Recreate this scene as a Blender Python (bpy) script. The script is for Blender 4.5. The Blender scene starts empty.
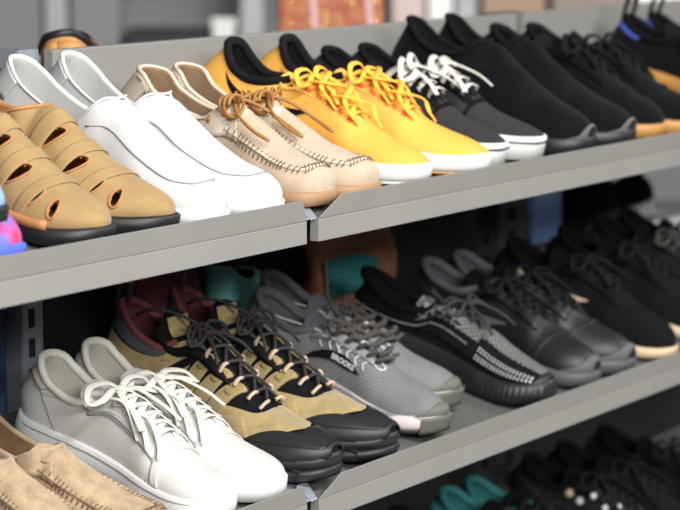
import bpy, bmesh, math, random
from mathutils import Vector, Matrix
random.seed(7)
PI = math.pi
rad = math.radians
scene = bpy.context.scene
COL = scene.collection

# ------------------------------------------------------------------ camera
TILT = rad(13.5)
FOC = 2500.0
VX, VY = 1606.0, 356.0
pitch = math.atan(VY / FOC)
azi = math.atan2(math.hypot(VY, FOC), VX)
cR = Vector((math.cos(azi), -math.sin(azi), 0))
cH = Vector((math.sin(azi), math.cos(azi), 0))
cF = cH * math.cos(pitch) - Vector((0, 0, 1)) * math.sin(pitch)
cU = cH * math.sin(pitch) + Vector((0, 0, 1)) * math.cos(pitch)
cam_data = bpy.data.cameras.new('camera')
cam = bpy.data.objects.new('camera', cam_data)
COL.objects.link(cam)
cam.matrix_world = Matrix(((cR.x, cU.x, -cF.x, -2.30593), (cR.y, cU.y, -cF.y, -1.46523), (cR.z, cU.z, -cF.z, 0.32071), (0, 0, 0, 1)))
cam_data.sensor_width = 36
cam_data.lens = FOC / 680 * 36
cam_data.clip_start = 0.05
cam_data.dof.use_dof = True
cam_data.dof.focus_distance = 2.66
cam_data.dof.aperture_fstop = 6.5
scene.camera = cam

# ------------------------------------------------------------------ light
scene.view_settings.view_transform = 'Standard'
scene.view_settings.look = 'None'
scene.view_settings.gamma = 1
scene.view_settings.use_curve_mapping = False
scene.view_settings.exposure = -0.15
world = bpy.data.worlds.new('store_ambient')
scene.world = world
world.use_nodes = True
world.node_tree.nodes['Background'].inputs[0].default_value = (0.95, 0.97, 1.0, 1)
world.node_tree.nodes['Background'].inputs[1].default_value = 0.11


def area(name, loc, target, sx, sy, power, color=(1, 1, 1)):
    d = bpy.data.lights.new(name, 'AREA')
    d.shape = 'RECTANGLE'; d.size = sx; d.size_y = sy; d.energy = power; d.color = color
    o = bpy.data.objects.new(name, d)
    COL.objects.link(o)
    o.location = loc
    o.rotation_euler = (Vector(target) - Vector(loc)).to_track_quat('-Z', 'Y').to_euler()
    return o


# ceiling strip lights of the shop: over the aisle in front, and over the aisle behind; plus an added fill
area('aisle_strip_light', (-0.7, -2.0, 1.85), (0.2, 0.1, -0.15), 2.6, 0.30, 150, (1, 0.98, 0.95))
area('added_fill_light', (-3.4, -4.2, 1.8), (0.1, 0.2, -0.2), 4.0, 0.6, 330, (1, 0.98, 0.95))  # unseen soft fill, added to brighten the depth of the shelves
area('aisle_strip_light_far', (3.2, -1.9, 1.9), (1.2, 0.2, -0.1), 1.6, 0.3, 60, (1, 0.98, 0.95))
area('ceiling_light_behind', (4.0, 1.2, 2.2), (5.0, 2.9, 0), 3.0, 1.2, 150, (1, 0.98, 0.95))


# ------------------------------------------------------------------ materials
def _set(b, names, v):
    for n in names:
        if n in b.inputs:
            b.inputs[n].default_value = v
            return


def mat(name, col, rough=0.6, bump=0.0, bscale=400, var=0.0, vscale=30, metal=0.0, sheen=0.0, coat=0.0, spec=None, col2=None,
        dots=None, wave=None, emit=None):
    m = bpy.data.materials.new(name)
    m.use_nodes = True
    nt = m.node_tree; N = nt.nodes; Lk = nt.links
    b = N['Principled BSDF']
    b.inputs['Base Color'].default_value = (*col, 1)
    b.inputs['Roughness'].default_value = rough
    b.inputs['Metallic'].default_value = metal
    _set(b, ['Sheen Weight'], sheen)
    _set(b, ['Coat Weight'], coat)
    if spec is not None: _set(b, ['Specular IOR Level'], spec)
    tc = N.new('ShaderNodeTexCoord')
    colout = None
    if var > 0 or col2:
        n = N.new('ShaderNodeTexNoise'); n.inputs['Scale'].default_value = vscale; n.inputs['Detail'].default_value = 4
        Lk.new(tc.outputs['Object'], n.inputs['Vector'])
        r = N.new('ShaderNodeValToRGB'); r.color_ramp.elements[0].position = .3; r.color_ramp.elements[1].position = .7
        c2 = col2 if col2 else tuple(min(1, c * (1 + var)) for c in col)
        c1 = col if col2 else tuple(c * (1 - var) for c in col)
        r.color_ramp.elements[0].color = (*c1, 1); r.color_ramp.elements[1].color = (*c2, 1)
        Lk.new(n.outputs['Fac'], r.inputs['Fac']); colout = r.outputs['Color']
    hts = []
    if bump > 0:
        n = N.new('ShaderNodeTexNoise'); n.inputs['Scale'].default_value = bscale; n.inputs['Detail'].default_value = 3
        Lk.new(tc.outputs['Object'], n.inputs['Vector']); hts.append((n.outputs['Fac'], bump))
    if dots:   # (freq_u, freq_v, radius, dark colour, stagger, depth)
        fu, fv, rr, dc, depth = dots
        mp = N.new('ShaderNodeMapping'); mp.inputs['Scale'].default_value = (fu, fv, 0.0)
        Lk.new(tc.outputs['UV'], mp.inputs['Vector'])
        sx = N.new('ShaderNodeSeparateXYZ'); Lk.new(mp.outputs['Vector'], sx.inputs[0])

        def M(op, a, b_=None):
            k = N.new('ShaderNodeMath'); k.operation = op
            for i, q in enumerate((a, b_)):
                if q is None: continue
                if isinstance(q, (int, float)): k.inputs[i].default_value = q
                else: Lk.new(q, k.inputs[i])
            return k.outputs[0]
        row = M('FLOOR', sx.outputs[1])
        xs = M('ADD', sx.outputs[0], M('MULTIPLY', row, 0.5))
        fx = M('SUBTRACT', M('FRACT', xs), 0.5); fy = M('SUBTRACT', M('FRACT', sx.outputs[1]), 0.5)
        d2 = M('ADD', M('MULTIPLY', fx, fx), M('MULTIPLY', fy, fy))
        msk = M('LESS_THAN', d2, rr * rr)
        mx = N.new('ShaderNodeMixRGB'); Lk.new(msk, mx.inputs[0])
        if colout: Lk.new(colout, mx.inputs[1])
        else: mx.inputs[1].default_value = (*col, 1)
        mx.inputs[2].default_value = (*dc, 1); colout = mx.outputs[0]
        if depth: hts.append((M('SUBTRACT', 1.0, msk), depth))
    if wave:   # (freq along u, freq along v, strength)
        for ax, fr in ((0, wave[0]), (1, wave[1])):
            if not fr: continue
            sx = N.new('ShaderNodeSeparateXYZ'); Lk.new(tc.outputs['UV'], sx.inputs[0])
            k = N.new('ShaderNodeMath'); k.operation = 'MULTIPLY'; Lk.new(sx.outputs[ax], k.inputs[0]); k.inputs[1].default_value = fr * 2 * PI
            s_ = N.new('ShaderNodeMath'); s_.operation = 'SINE'; Lk.new(k.outputs[0], s_.inputs[0])
            hts.append((s_.outputs[0], wave[2]))
    if colout: Lk.new(colout, b.inputs['Base Color'])
    prev = None
    for h, st in hts:
        bp = N.new('ShaderNodeBump'); bp.inputs['Strength'].default_value = min(1, st); bp.inputs['Distance'].default_value = 0.001
        Lk.new(h, bp.inputs['Height'])
        if prev: Lk.new(prev, bp.inputs['Normal'])
        prev = bp.outputs[0]
    if prev: Lk.new(prev, b.inputs['Normal'])
    if emit:
        _set(b, ['Emission Color'], (*emit[0], 1)); _set(b, ['Emission Strength'], emit[1])
    return m


# ------------------------------------------------------------------ mesh helpers
def lerp(a, b, t): return a + (b - a) * t


def itp(keys, x):
    """smooth interpolation through sorted (x, value) keys"""
    if isinstance(keys, (int, float)): return keys
    if x <= keys[0][0]: return keys[0][1]
    if x >= keys[-1][0]: return keys[-1][1]
    n = len(keys)
    for i in range(n - 1):
        if x <= keys[i + 1][0]: break

    def slope(k):
        if k <= 0 or k >= n - 1: return 0.0 if n > 2 else (keys[-1][1] - keys[0][1]) / (keys[-1][0] - keys[0][0])
        d0 = (keys[k][1] - keys[k - 1][1]) / (keys[k][0] - keys[k - 1][0])
        d1 = (keys[k + 1][1] - keys[k][1]) / (keys[k + 1][0] - keys[k][0])
        if d0 * d1 <= 0: return 0.0
        return 2 * d0 * d1 / (d0 + d1)
    x0, y0 = keys[i]; x1, y1 = keys[i + 1]; h = x1 - x0; t = (x - x0) / h
    m0, m1 = slope(i), slope(i + 1)
    return (2 * t**3 - 3 * t**2 + 1) * y0 + (t**3 - 2 * t**2 + t) * h * m0 + (-2 * t**3 + 3 * t**2) * y1 + (t**3 - t**2) * h * m1


def cap(t, e=2.0):
    t = max(0.0, min(1.0, t))
    return (1 - (1 - t) ** e) ** (1 / e)


def link(name, me, parent=None):
    o = bpy.data.objects.new(name, me)
    COL.objects.link(o)
    if parent: o.parent = parent
    return o


def mesh(name, verts, faces, mats, parent=None, smooth=True, midx=None, uvs=None, weld=0.0):
    me = bpy.data.meshes.new(name)
    me.from_pydata([tuple(v) for v in verts], [], faces)
    for m in (mats if isinstance(mats, (list, tuple)) else [mats]): me.materials.append(m)
    if midx: me.polygons.foreach_set('material_index', midx)
    if uvs:
        ul = me.uv_layers.new(name='UVMap')
        for l in me.loops: ul.data[l.index].uv = uvs[l.vertex_index]
    if weld:
        bm = bmesh.new(); bm.from_mesh(me)
        bmesh.ops.remove_doubles(bm, verts=bm.verts, dist=weld)
        bmesh.ops.dissolve_degenerate(bm, edges=bm.edges, dist=1e-6)
        bm.to_mesh(me); bm.free()
    me.polygons.foreach_set('use_smooth', [smooth] * len(me.polygons))
    me.update()
    return link(name, me, parent)


def solidify(o, th, offset=-1, inner=None, rim=None):
    s = o.modifiers.new('thickness', 'SOLIDIFY')
    s.thickness = th; s.offset = offset
    if inner is not None: s.material_offset = inner
    if rim is not None: s.material_offset_rim = rim
    return o


def catmull(pts, n=6, closed=False):
    P = [Vector(p) for p in pts]
    out = []
    m = len(P)
    for i in range(m if closed else m - 1):
        p1, p2 = P[i], P[(i + 1) % m]
        p0 = P[(i - 1) % m] if (closed or i > 0) else p1 + (p1 - p2)
        p3 = P[(i + 2) % m] if (closed or i < m - 2) else p2 + (p2 - p1)
        for k in range(n):
            t = k / n
            out.append(0.5 * ((2 * p1) + (-p0 + p2) * t + (2 * p0 - 5 * p1 + 4 * p2 - p3) * t * t + (-p0 + 3 * p1 - 3 * p2 + p3) * t**3))
    if not closed: out.append(P[-1].copy())
    return out


class MB:
    """collects shapes into one mesh"""
    def __init__(s): s.v = []; s.f = []; s.mi = []; s.uv = []

    def add(s, verts, faces, mi=0, uv=None):
        o = len(s.v); s.v += [Vector(v) for v in verts]; s.f += [[i + o for i in f] for f in faces]; s.mi += [mi] * len(faces)
        s.uv += uv if uv else [(v[0], v[1]) for v in verts]

    def tube(s, pts, rx, ry=None, up=(0, 0, 1), seg=8, mi=0, closed=False, sub=5, capped=True):
        """sweep an ellipse rx (sideways) by ry (along up)"""
        P = catmull(pts, sub, closed) if sub > 1 else [Vector(p) for p in pts]
        n = len(P); V = []; F = []; UVs = []
        prevS = None; ln = 0
        for i, p in enumerate(P):
            a = P[(i - 1) % n] if (closed or i > 0) else P[i]; b = P[(i + 1) % n] if (closed or i < n - 1) else P[i]
            T = (b - a)
            if T.length < 1e-9: T = Vector((0, 1, 0))
            T.normalize()
            if up is None:
                S = prevS - T * prevS.dot(T) if prevS else T.orthogonal()
            else:
                S = T.cross(Vector(up))
                if S.length < .15: S = (prevS - T * prevS.dot(T)) if prevS else T.orthogonal()
                elif prevS and S.dot(prevS) < 0 and up is not None: S = -S
            S.normalize(); Un = S.cross(T).normalized(); prevS = S
            if i: ln += (p - P[i - 1]).length
            f = i / max(1, n - 1)
            rxx = rx(f) if callable(rx) else rx
            ryy = (ry(f) if callable(ry) else ry) if ry is not None else rxx
            for k in range(seg):
                a_ = 2 * PI * k / seg
                V.append(p + S * math.cos(a_) * rxx + Un * math.sin(a_) * ryy); UVs.append((ln, k / seg * .02))
        m = n if closed else n - 1
        for i in range(m):
            j = (i + 1) % n
            for k in range(seg):
                l = (k + 1) % seg
                F.append((i * seg + k, i * seg + l, j * seg + l, j * seg + k))
        if not closed and capped:
            F.append(tuple(range(seg))[::-1]); F.append(tuple((n - 1) * seg + k for k in range(seg)))
        s.add(V, F, mi, UVs)

    def box(s, c, size, mi=0, rot=None):
        c = Vector(c); hx, hy, hz = size[0] / 2, size[1] / 2, size[2] / 2
        V = [Vector((x * hx, y * hy, z * hz)) for x in (-1, 1) for y in (-1, 1) for z in (-1, 1)]
        if rot: V = [rot @ v for v in V]
        s.add([c + v for v in V], [(0, 1, 3, 2), (4, 6, 7, 5), (0, 4, 5, 1), (2, 3, 7, 6), (0, 2, 6, 4), (1, 5, 7, 3)], mi)

    def ball(s, c, r, mi=0, seg=10, rings=7, rot=None):
        c = Vector(c); rr = r if isinstance(r, (tuple, list)) else (r, r, r)
        V = []; F = []
        for i in range(rings + 1):
            a = PI * i / rings
            for k in range(seg):
                b = 2 * PI * k / seg
                q = Vector((rr[0] * math.sin(a) * math.cos(b), rr[1] * math.sin(a) * math.sin(b), rr[2] * math.cos(a)))
                V.append(c + (rot @ q if rot else q))
        for i in range(rings):
            for k in range(seg):
                l = (k + 1) % seg
                F.append((i * seg + k, (i + 1) * seg + k, (i + 1) * seg + l, i * seg + l))
        s.add(V, F, mi)

    def prism(s, poly, axis_from, axis_to, mi=0):
        """extrude polygon (list of Vectors) by offset"""
        d = Vector(axis_to) - Vector(axis_from); n = len(poly)
        V = [Vector(p) for p in poly] + [Vector(p) + d for p in poly]
        F = [tuple(range(n))[::-1], tuple(range(n, 2 * n))] + [(i, (i + 1) % n, (i + 1) % n + n, i + n) for i in range(n)]
        s.add(V, F, mi)

    def build(s, name, mats, parent=None, smooth=True, weld=0.0, bevel=0.0):
        o = mesh(name, s.v, s.f, mats, parent, smooth, s.mi, s.uv)
        if weld or bevel or True:
            bm = bmesh.new(); bm.from_mesh(o.data)
            if weld: bmesh.ops.remove_doubles(bm, verts=bm.verts, dist=weld)
            bmesh.ops.recalc_face_normals(bm, faces=bm.faces)
            bm.to_mesh(o.data); bm.free()
        if bevel:
            b = o.modifiers.new('bevel', 'BEVEL'); b.width = bevel; b.segments = 2; b.limit_method = 'ANGLE'; b.angle_limit = rad(40)
        return o


def tag(o, label=None, cat=None, group=None, kind=None):
    if label: o['label'] = label
    if cat: o['category'] = cat
    if group: o['group'] = group
    if kind: o['kind'] = kind
    return o


def empty(name, loc=(0, 0, 0)):
    o = bpy.data.objects.new(name, None); COL.objects.link(o); o.location = loc; o.empty_display_size = .05
    return o


# ------------------------------------------------------------------ the shoe kit
OUT_PROF = [(0, .66), (.15, .68), (.33, .66), (.5, .77), (.68, 1.0), (.82, 1.0), (1, .92)]


class Shoe:
    def __init__(s, name, label, cat, group=None, side=1, **k):
        s.root = empty(name)
        tag(s.root, label, cat, group)
        s.side = side
        s.L = k.get('L', .30); s.W = k.get('W', .098) * .452
        s.prof = k.get('prof', OUT_PROF); s.te = k.get('te', 2.1); s.tl = k.get('tl', .26); s.he = k.get('he', 2.1)
        s.curve = k.get('curve', .010)
        s.thick = k.get('thick', [(0, .028), (.5, .024), (1, .020)])
        s.spring = k.get('spring', .012); s.hb = k.get('hb', .004)
        s.top = k['top']; s.wopen = k.get('wopen', [(0, .031), (.2, .031), (.35, .022)]); s.sth = k.get('sth', .40); s.thl = k.get('thl', .10)
        s.slot = k.get('slot'); s.sv = k.get('sv', s.sth)
        s.tg = k.get('tg', [(0, 0), (.22, .05), (.42, .65), (.6, 1), (1, 1)])
        s.box = k.get('box', [(0, .6), (.6, .62), (1, .7)]); s.p1 = k.get('p1', .45)
        s.bul = k.get('bul', [(0, .002), (.3, .001), (.7, .003), (1, .003)])
        s.heel = k.get('heel', [(0, 0), (.3, -.007), (.65, .003), (1, .016)])
        s.tcl = k.get('tcl', .13); s.tce = k.get('tce', 2.3); s.inset = k.get('inset', .002)
        s.holes = k.get('holes', []); s.warp = k.get('warp', .045); s.cache = {}

    # outline
    def hw(s, t):
        return s.W * itp(s.prof, t) * cap(t / .13, s.he) * cap((1 - t) / s.tl, s.te)

    def wp(s, t):
        return t + s.warp * math.sin(PI * t)

    def cx(s, t):
        return s.side * s.curve * itp([(0, 0), (.35, -.35), (.6, -.1), (1, 1.0)], t)

    def ground(s, t):
        g = 0
        if t > .7: g = s.spring * ((t - .7) / .3) ** 2
        if t < .08: g = s.hb * ((.08 - t) / .08) ** 2
        return g

    def zs(s, t): return s.ground(t) + itp(s.thick, t)

    def wt(s, t):
        w = itp(s.wopen, t) * cap(t / .19, 2) * (cap((s.sth - t) / s.thl, 2) if t < s.sth else 0)
        if s.slot and t < s.sv and t > .12:
            w = max(w, itp(s.slot, t) * cap((s.sv - t) / .05, 2))
        return min(w, s.hw(t) * .93)

    def zt(s, t):
        z0 = s.zs(t); z = itp(s.top, t)
        return z0 + max(.0, (z - z0)) * cap((1 - t) / s.tcl, s.tce)

    def pv(s, t, v, sg):
        """surface point; v 0 sole edge .. 1 topline"""
        t = max(0.0, min(1.0, t)); v = max(0.0, min(1.0, v))
        st = s.cache.get(t)
        if st is None:
            ws = max(0, s.hw(t) - s.inset); z0 = s.zs(t) - .002; zt = s.zt(t); wt = min(s.wt(t), ws)
            g = itp(s.tg, t); h = zt - z0; e = cap(t / .1, 2) * cap((1 - t) / .08, 2)
            bx = itp(s.box, t)
            st = s.cache[t] = ((ws, z0), (ws + itp(s.bul, t) * e, z0 + h * s.p1),
                               (lerp(min(wt + .007 * e, ws), wt + (ws - wt) * bx, g), lerp(z0 + h * .78, zt, g)), (wt, zt), z0, h, s.cx(t), s.L * s.wp(t))
        p0, p1, p2, p3, z0, h, cx_, y_ = st
        a, b, c, d = (1 - v) ** 3, 3 * v * (1 - v) ** 2, 3 * v * v * (1 - v), v ** 3
        x = a * p0[0] + b * p1[0] + c * p2[0] + d * p3[0]; z = a * p0[1] + b * p1[1] + c * p2[1] + d * p3[1]
        zr = (z - z0) / h if h > 1e-6 else 0
        y = y_ + (itp(s.heel, zr) * (1 - t / .22) ** 2 if t < .22 else 0)
        return Vector((cx_ + sg * x, y, z))

    def pt(s, t, w, h=0.0):
        """(t, w): w 1 = outer sole edge, 0 = top, -1 = other sole edge; t < 0 wraps round the heel"""
        if t < 0: t, w = -t, -w
        sg = 1 if w >= 0 else -1
        v = 1 - abs(w)
        p = s.pv(t, v, sg)
        if h:
            p = p + s.nrm(t, v, sg) * h
        return p

    def nrm(s, t, v, sg):
        if t < .012: return Vector((0, -1, 0.05)).normalized()
        t = max(.012, min(.985, t)); v_ = max(.02, min(.97, v))
        a = s.pv(t + .01, v_, sg) - s.pv(t - .01, v_, sg); b = s.pv(t, v_ + .02, sg) - s.pv(t, v_ - .02, sg)
        n = a.cross(b) * sg
        if n.length < 1e-12: return Vector((sg, 0, 0))
        return n.normalized()

    def grid(s, N=64):
        T = []
        for i in range(N + 1):
            t = i / N; T.append(t - .8 * math.sin(2 * PI * t) / (2 * PI))
        return T

    def upper(s, mats, name='upper', th=.0035, N=64, M=14, matf=None):
        T = s.grid(N); V = []; UVs = []; F = []; mi = []
        for sg in (1, -1):
            o = len(V)
            for i, t in enumerate(T):
                for j in range(M + 1):
                    V.append(s.pv(t, j / M, sg)); UVs.append((t * s.L, sg * (1 - j / M) * .09))
            for i in range(N):
                for j in range(M):
                    tm = (T[i] + T[i + 1]) / 2; wm = sg * (1 - (j + .5) / M)
                    if s._hole(tm, wm): continue
                    q = (o + i * (M + 1) + j, o + (i + 1) * (M + 1) + j, o + (i + 1) * (M + 1) + j + 1, o + i * (M + 1) + j + 1)
                    F.append(q if sg > 0 else q[::-1]); mi.append(matf(tm, wm) if matf else 0)
        n = len(mats)
        # lining: a second skin inside, joined to the outer one along the topline
        K = len(V); idx = {}
        for si, sg in enumerate((1, -1)):
            o = si * (N + 1) * (M + 1)
            for i, t in enumerate(T):
                if t > .84: continue
                for j in range(M + 1):
                    k = o + i * (M + 1) + j
                    p = V[k] - s.nrm(t, j / M, sg) * th * min(1, .15 + cap(t / .05))
                    if t < .02: p.y = V[k].y + th
                    idx[k] = len(V); V.append(p); UVs.append(UVs[k])
        for f in list(F):
            if all(k in idx for k in f): F.append(tuple(idx[k] for k in f)[::-1]); mi.append(n - 1)
        for si, sg in enumerate((1, -1)):
            o = si * (N + 1) * (M + 1)
            for i in range(N):
                a, b = o + i * (M + 1) + M, o + (i + 1) * (M + 1) + M
                if a in idx and b in idx and max(s.wt(T[i]), s.wt(T[i + 1])) > 1e-4:
                    q = (a, b, idx[b], idx[a]); F.append(q if sg > 0 else q[::-1]); mi.append(0)
        ob = mesh(name, V, F, mats, s.root, True, mi, UVs, weld=2e-5)
        return ob

    def _hole(s, t, w):
        for (a, b, ra, rb, an) in s.holes:
            for q in ((a, b),):
                dx = (t - q[0]); dy = (w - q[1])
                u = dx * math.cos(an) + dy * .35 * math.sin(an); v = -dx * math.sin(an) + dy * .35 * math.cos(an)
                if (u / ra) ** 2 + (v / rb) ** 2 < 1: return True
        return False

    def solepart(s, name, levels, m, N=56, parent=None, topcap=True, wob=None):
        """levels: (outward offset, fraction of the sole height or callable of t)"""
        T = s.grid(N); V = []; F = []; UVs = []; K = len(levels)

        def zl(f, t):
            if callable(f): return f(t)
            g = s.ground(t); return g + (s.zs(t) - g) * f
        for sg in (1, -1):
            o = len(V)
            for t in T:
                for off, f in levels:
                    oo = off(t) if callable(off) else off
                    w = max(0, s.hw(t) + oo * min(1, cap(t / .05) * cap((1 - t) / .05)))
                    if wob: w += wob(t, f)
                    y = -oo + (s.L + 2 * oo) * s.wp(t)
                    V.append((s.cx(t) + sg * w, y, zl(f, t))); UVs.append((y, f if not callable(f) else 1))
            for i in range(N):
                for j in range(K - 1):
                    q = (o + i * K + j, o + (i + 1) * K + j, o + (i + 1) * K + j + 1, o + i * K + j + 1)
                    F.append(q if sg > 0 else q[::-1])
        h = (N + 1) * K
        for i in range(N):
            a, b = i * K, (i + 1) * K
            F.append((a, h + a, h + b, b))
            if topcap: a, b = i * K + K - 1, (i + 1) * K + K - 1; F.append((b, h + b, h + a, a))
        ob = mesh(name, V, F, m, parent or s.root, True, None, UVs, weld=1e-5)
        return ob

    def solewrap(s, name, t0, f0, f1, off, m, n=16, th=.0015):
        """a band lying on the side of the sole, round the toe from t0 to the tip and back"""
        T = [t0 + (1 - t0) * math.sin(i / n * PI / 2) for i in range(n + 1)]; V = []; F = []; K = 5
        for sg, TT in ((1, T), (-1, T[::-1][1:])):
            for t in TT:
                w = s.hw(t) + off * cap((1 - t) / .05); g = s.ground(t); h = s.zs(t) - g; y = -off + (s.L + 2 * off) * s.wp(t)
                fb = f1(t) if callable(f1) else f1
                for k in range(K): V.append((s.cx(t) + sg * w, y, g + h * lerp(f0, fb, k / (K - 1))))
        for i in range(len(V) // K - 1):
            for k in range(K - 1): a = i * K + k; F.append((a, a + K, a + K + 1, a + 1))
        o = mesh(name, V, F, m, s.root, True); return solidify(o, th, 1)

    def insole(s, m, name='insole'):
        T = [.88 * i / 30 for i in range(31)]; V = []; F = []
        for t in T:
            w = max(0, s.hw(t) - .006)
            for k in range(5):
                u = k / 2 - 1; V.append((s.cx(t) + u * w, .004 + (s.L - .008) * s.wp(t), s.zs(t) + .003 + .004 * u * u))
        for i in range(30):
            for k in range(4): a = i * 5 + k; F.append((a, a + 1, a + 6, a + 5))
        return mesh(name, V, F, m, s.root, True)

    def patch(s, A, B, m, name, h=.0006, th=.0012, n=24, k=6, parent=None):
        """loft between polylines A and B given in (t, w)"""
        def res(P, n):
            P = [Vector((a, b, 0)) for a, b in P]
            C = catmull(P, 8) if len(P) > 2 else P
            L = [0]
            for a, b in zip(C, C[1:]): L.append(L[-1] + (b - a).length)
            out = []
            for i in range(n + 1):
                d = L[-1] * i / n; j = 0
                while j < len(L) - 2 and L[j + 1] < d: j += 1
                f = (d - L[j]) / max(1e-9, L[j + 1] - L[j]); out.append(C[j].lerp(C[j + 1], min(1, f)))
            return out
        a, b = res(A, n), res(B, n); V = []; F = []; UVs = []
        for i in range(n + 1):
            for j in range(k + 1):
                q = a[i].lerp(b[i], j / k)
                # closed vamp patches may straddle the top
                V.append(s.pt(q.x, q.y, h)); UVs.append((q.x * s.L, q.y * .09))
        for i in range(n):
            for j in range(k): c = i * (k + 1) + j; F.append((c, c + 1, c + k + 2, c + k + 1))
        # orient outward
        i = (n // 2) * (k + 1) + k // 2; q = a[n // 2].lerp(b[n // 2], (k // 2) / k)
        fa = F[(n // 2) * k + k // 2]
        nn = (V[fa[1]] - V[fa[0]]).cross(V[fa[2]] - V[fa[0]])
        t_, w_ = (q.x, q.y) if q.x >= 0 else (-q.x, -q.y)
        if nn.dot(s.nrm(t_, 1 - abs(w_), 1 if w_ >= 0 else -1)) < 0: F = [f[::-1] for f in F]
        o = mesh(name, V, F, m, parent or s.root, True, None, UVs, weld=1e-6)
        solidify(o, th, 1)
        return o

    def line(s, pts, r, mb, h=.0006, mi=0, ry=None, sub=4):
        mb.tube([s.pt(t, w, h) for t, w in pts], r, ry, None, 6, mi, sub=sub)

    def stitches(s, pts, n, mb, r=.0005, h=.0006, duty=.6, mi=0):
        P = catmull([Vector((a, b, 0)) for a, b in pts], 10)
        L = [0]
        for a, b in zip(P, P[1:]): L.append(L[-1] + Vector(((b.x - a.x) * 3, b.y - a.y, 0)).length)

        def at(d):
            j = 0
            while j < len(L) - 2 and L[j + 1] < d: j += 1
            f = (d - L[j]) / max(1e-9, L[j + 1] - L[j]); return P[j].lerp(P[j + 1], min(1, f))
        for i in range(n):
            a = at(L[-1] * i / n); b = at(L[-1] * (i + duty) / n)
            mb.tube([s.pt(a.x, a.y, h), s.pt(b.x, b.y, h)], r, None, None, 4, mi, sub=1)

    def topline(s, ta, n=22, v=1.0):
        T = [ta * (1 - i / n) for i in range(n)]
        T = [t if t > .0 else 0 for t in T]
        P = [s.pv(t, v, 1) for t in T] + [s.pv(0, v, 1)] + [s.pv(t, v, -1) for t in T[::-1]]
        Q = [P[0]]
        for p in P[1:]:
            if (p - Q[-1]).length > .0015: Q.append(p)
        return Q

    def collar(s, m, ta, r=.004, ry=None, name='collar', drop=.0, parent=None, full=False):
        mb = MB()
        if full:
            T = [s.sth * .9985 * (.5 + .5 * math.cos(PI * i / 26)) for i in range(27)]
            P = [s.pv(t, 1, 1) for t in T] + [s.pv(t, 1, -1) for t in T[::-1][1:]]
            Q = [P[0]]
            for p in P[1:]:
                if (p - Q[-1]).length > .0014: Q.append(p)
            while (Q[-1] - Q[0]).length < .0014: Q.pop()
            P = Q
        else: P = s.topline(ta)
        P = [p + Vector((0, 0, -drop)) for p in P]
        mb.tube(P, r, ry, None, 10, 0, closed=full, sub=2)
        return mb.build(name, m, parent or s.root)

    def tongue(s, m, name='tongue', ext=.03, ang=50, width=.022, th=.004, t0=None, t1=None, drop=.004, inner=None, wtop=None, puff=0):
        t0 = t0 if t0 is not None else s.sv + .01; t1 = t1 if t1 is not None else s.sth * .9
        C = []
        n = 10
        for i in range(n + 1):
            t = lerp(t0, t1, i / n); C.append(Vector((s.cx(t), s.L * s.wp(t), s.zt(t) - drop + puff * math.sin(PI * i / n))))
        d0 = (C[-1] - C[-2]).normalized(); a0 = math.atan2(d0.z, -d0.y); a1 = rad(ang)
        m_ = 8
        for i in range(1, m_ + 1):
            a = lerp(a0, a1, min(1, i / m_ * 1.4)); C.append(C[-1] + Vector((0, -math.cos(a), math.sin(a))) * (ext / m_))
        V = []; F = []; K = 8; UVs = []
        wtop = wtop or width * 1.15
        for i, c in enumerate(C):
            f = i / (len(C) - 1)
            w = lerp(width * .6, width, min(1, f * 3)) if f < .5 else lerp(width, wtop, (f - .5) * 2)
            if f > .9: w *= cap((1.02 - f) / .12, 2)
            for k in range(K + 1):
                u = k / K * 2 - 1; V.append(c + Vector((u * w, abs(u) ** 2 * .003, -.009 * u * u * (1.0 if f < .8 else .8)))); UVs.append((f * .1, u * .03))
        for i in range(len(C) - 1):
            for k in range(K): a = i * (K + 1) + k; F.append((a + K + 1, a + K + 2, a + 1, a))
        o = mesh(name, V, F, [m, inner or m], s.root, True, None, UVs)
        solidify(o, th, 0, inner=1, rim=0)
        bv = o.modifiers.new('round', 'BEVEL'); bv.width = th * .35; bv.segments = 2; bv.limit_method = 'ANGLE'; bv.angle_limit = rad(50)
        s.tc = C
        return o

    def eyelets(s, T, w, m, r=.0028, tr=.0008, name='eyelet', hole=None, join=False):
        J = MB()
        for t in T:
            for sg in (1, -1):
                mb = J if join else MB(); p = s.pt(t, sg * w, .0006); n = s.nrm(t, 1 - w, sg); a = n.orthogonal().normalized(); b = n.cross(a)
                mb.tube([p + (a * math.cos(q) + b * math.sin(q)) * r for q in [2 * PI * i / 8 for i in range(8)]], tr, None, None, 5, 0, True, 2)
                if hole:
                    mb.add([p - n * .0002] + [p - n * .0002 + (a * math.cos(q) + b * math.sin(q)) * r for q in [2 * PI * i / 8 for i in range(8)]],
                           [(0, i + 1, (i + 1) % 8 + 1) for i in range(8)], 1)
                if not join: mb.build(name, [m, hole or m], s.root)
        if join: J.build(name, [m, hole or m], s.root)

    def lacing(s, T, w, mb, rx=.0032, ry=.0011, lift=.005, bars=False, mi=0, jitter=.001):
        """criss-cross between eyelet rows; T from throat to toe"""
        r = random.Random(int(T[0] * 1000) + int(w * 100))
        for i in range(len(T) - 1):
            for sg in (1, -1):
                a = s.pt(T[i], sg * w, .0008); a2 = s.pt(T[i], sg * w * .55, .0022)
                b = s.pt(T[i + 1], -sg * w, .0008); b2 = s.pt(T[i + 1], -sg * w * .55, .0022)
                tm = (T[i] + T[i + 1]) / 2
                c = Vector((s.cx(tm), s.L * s.wp(tm), s.zt(tm) + lift + (.0015 if sg > 0 else 0) + r.uniform(0, jitter)))
                mb.tube([a - Vector((0, 0, .002)), a, a2, c, b2, b, b - Vector((0, 0, .002))], rx, ry, (0, 0, 1), 8, mi, sub=4)
        t = T[-1]
        a = s.pt(t, w, .001); b = s.pt(t, -w, .001)
        c = Vector((s.cx(t), s.L * s.wp(t), s.zt(t) + lift * .6))
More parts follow.
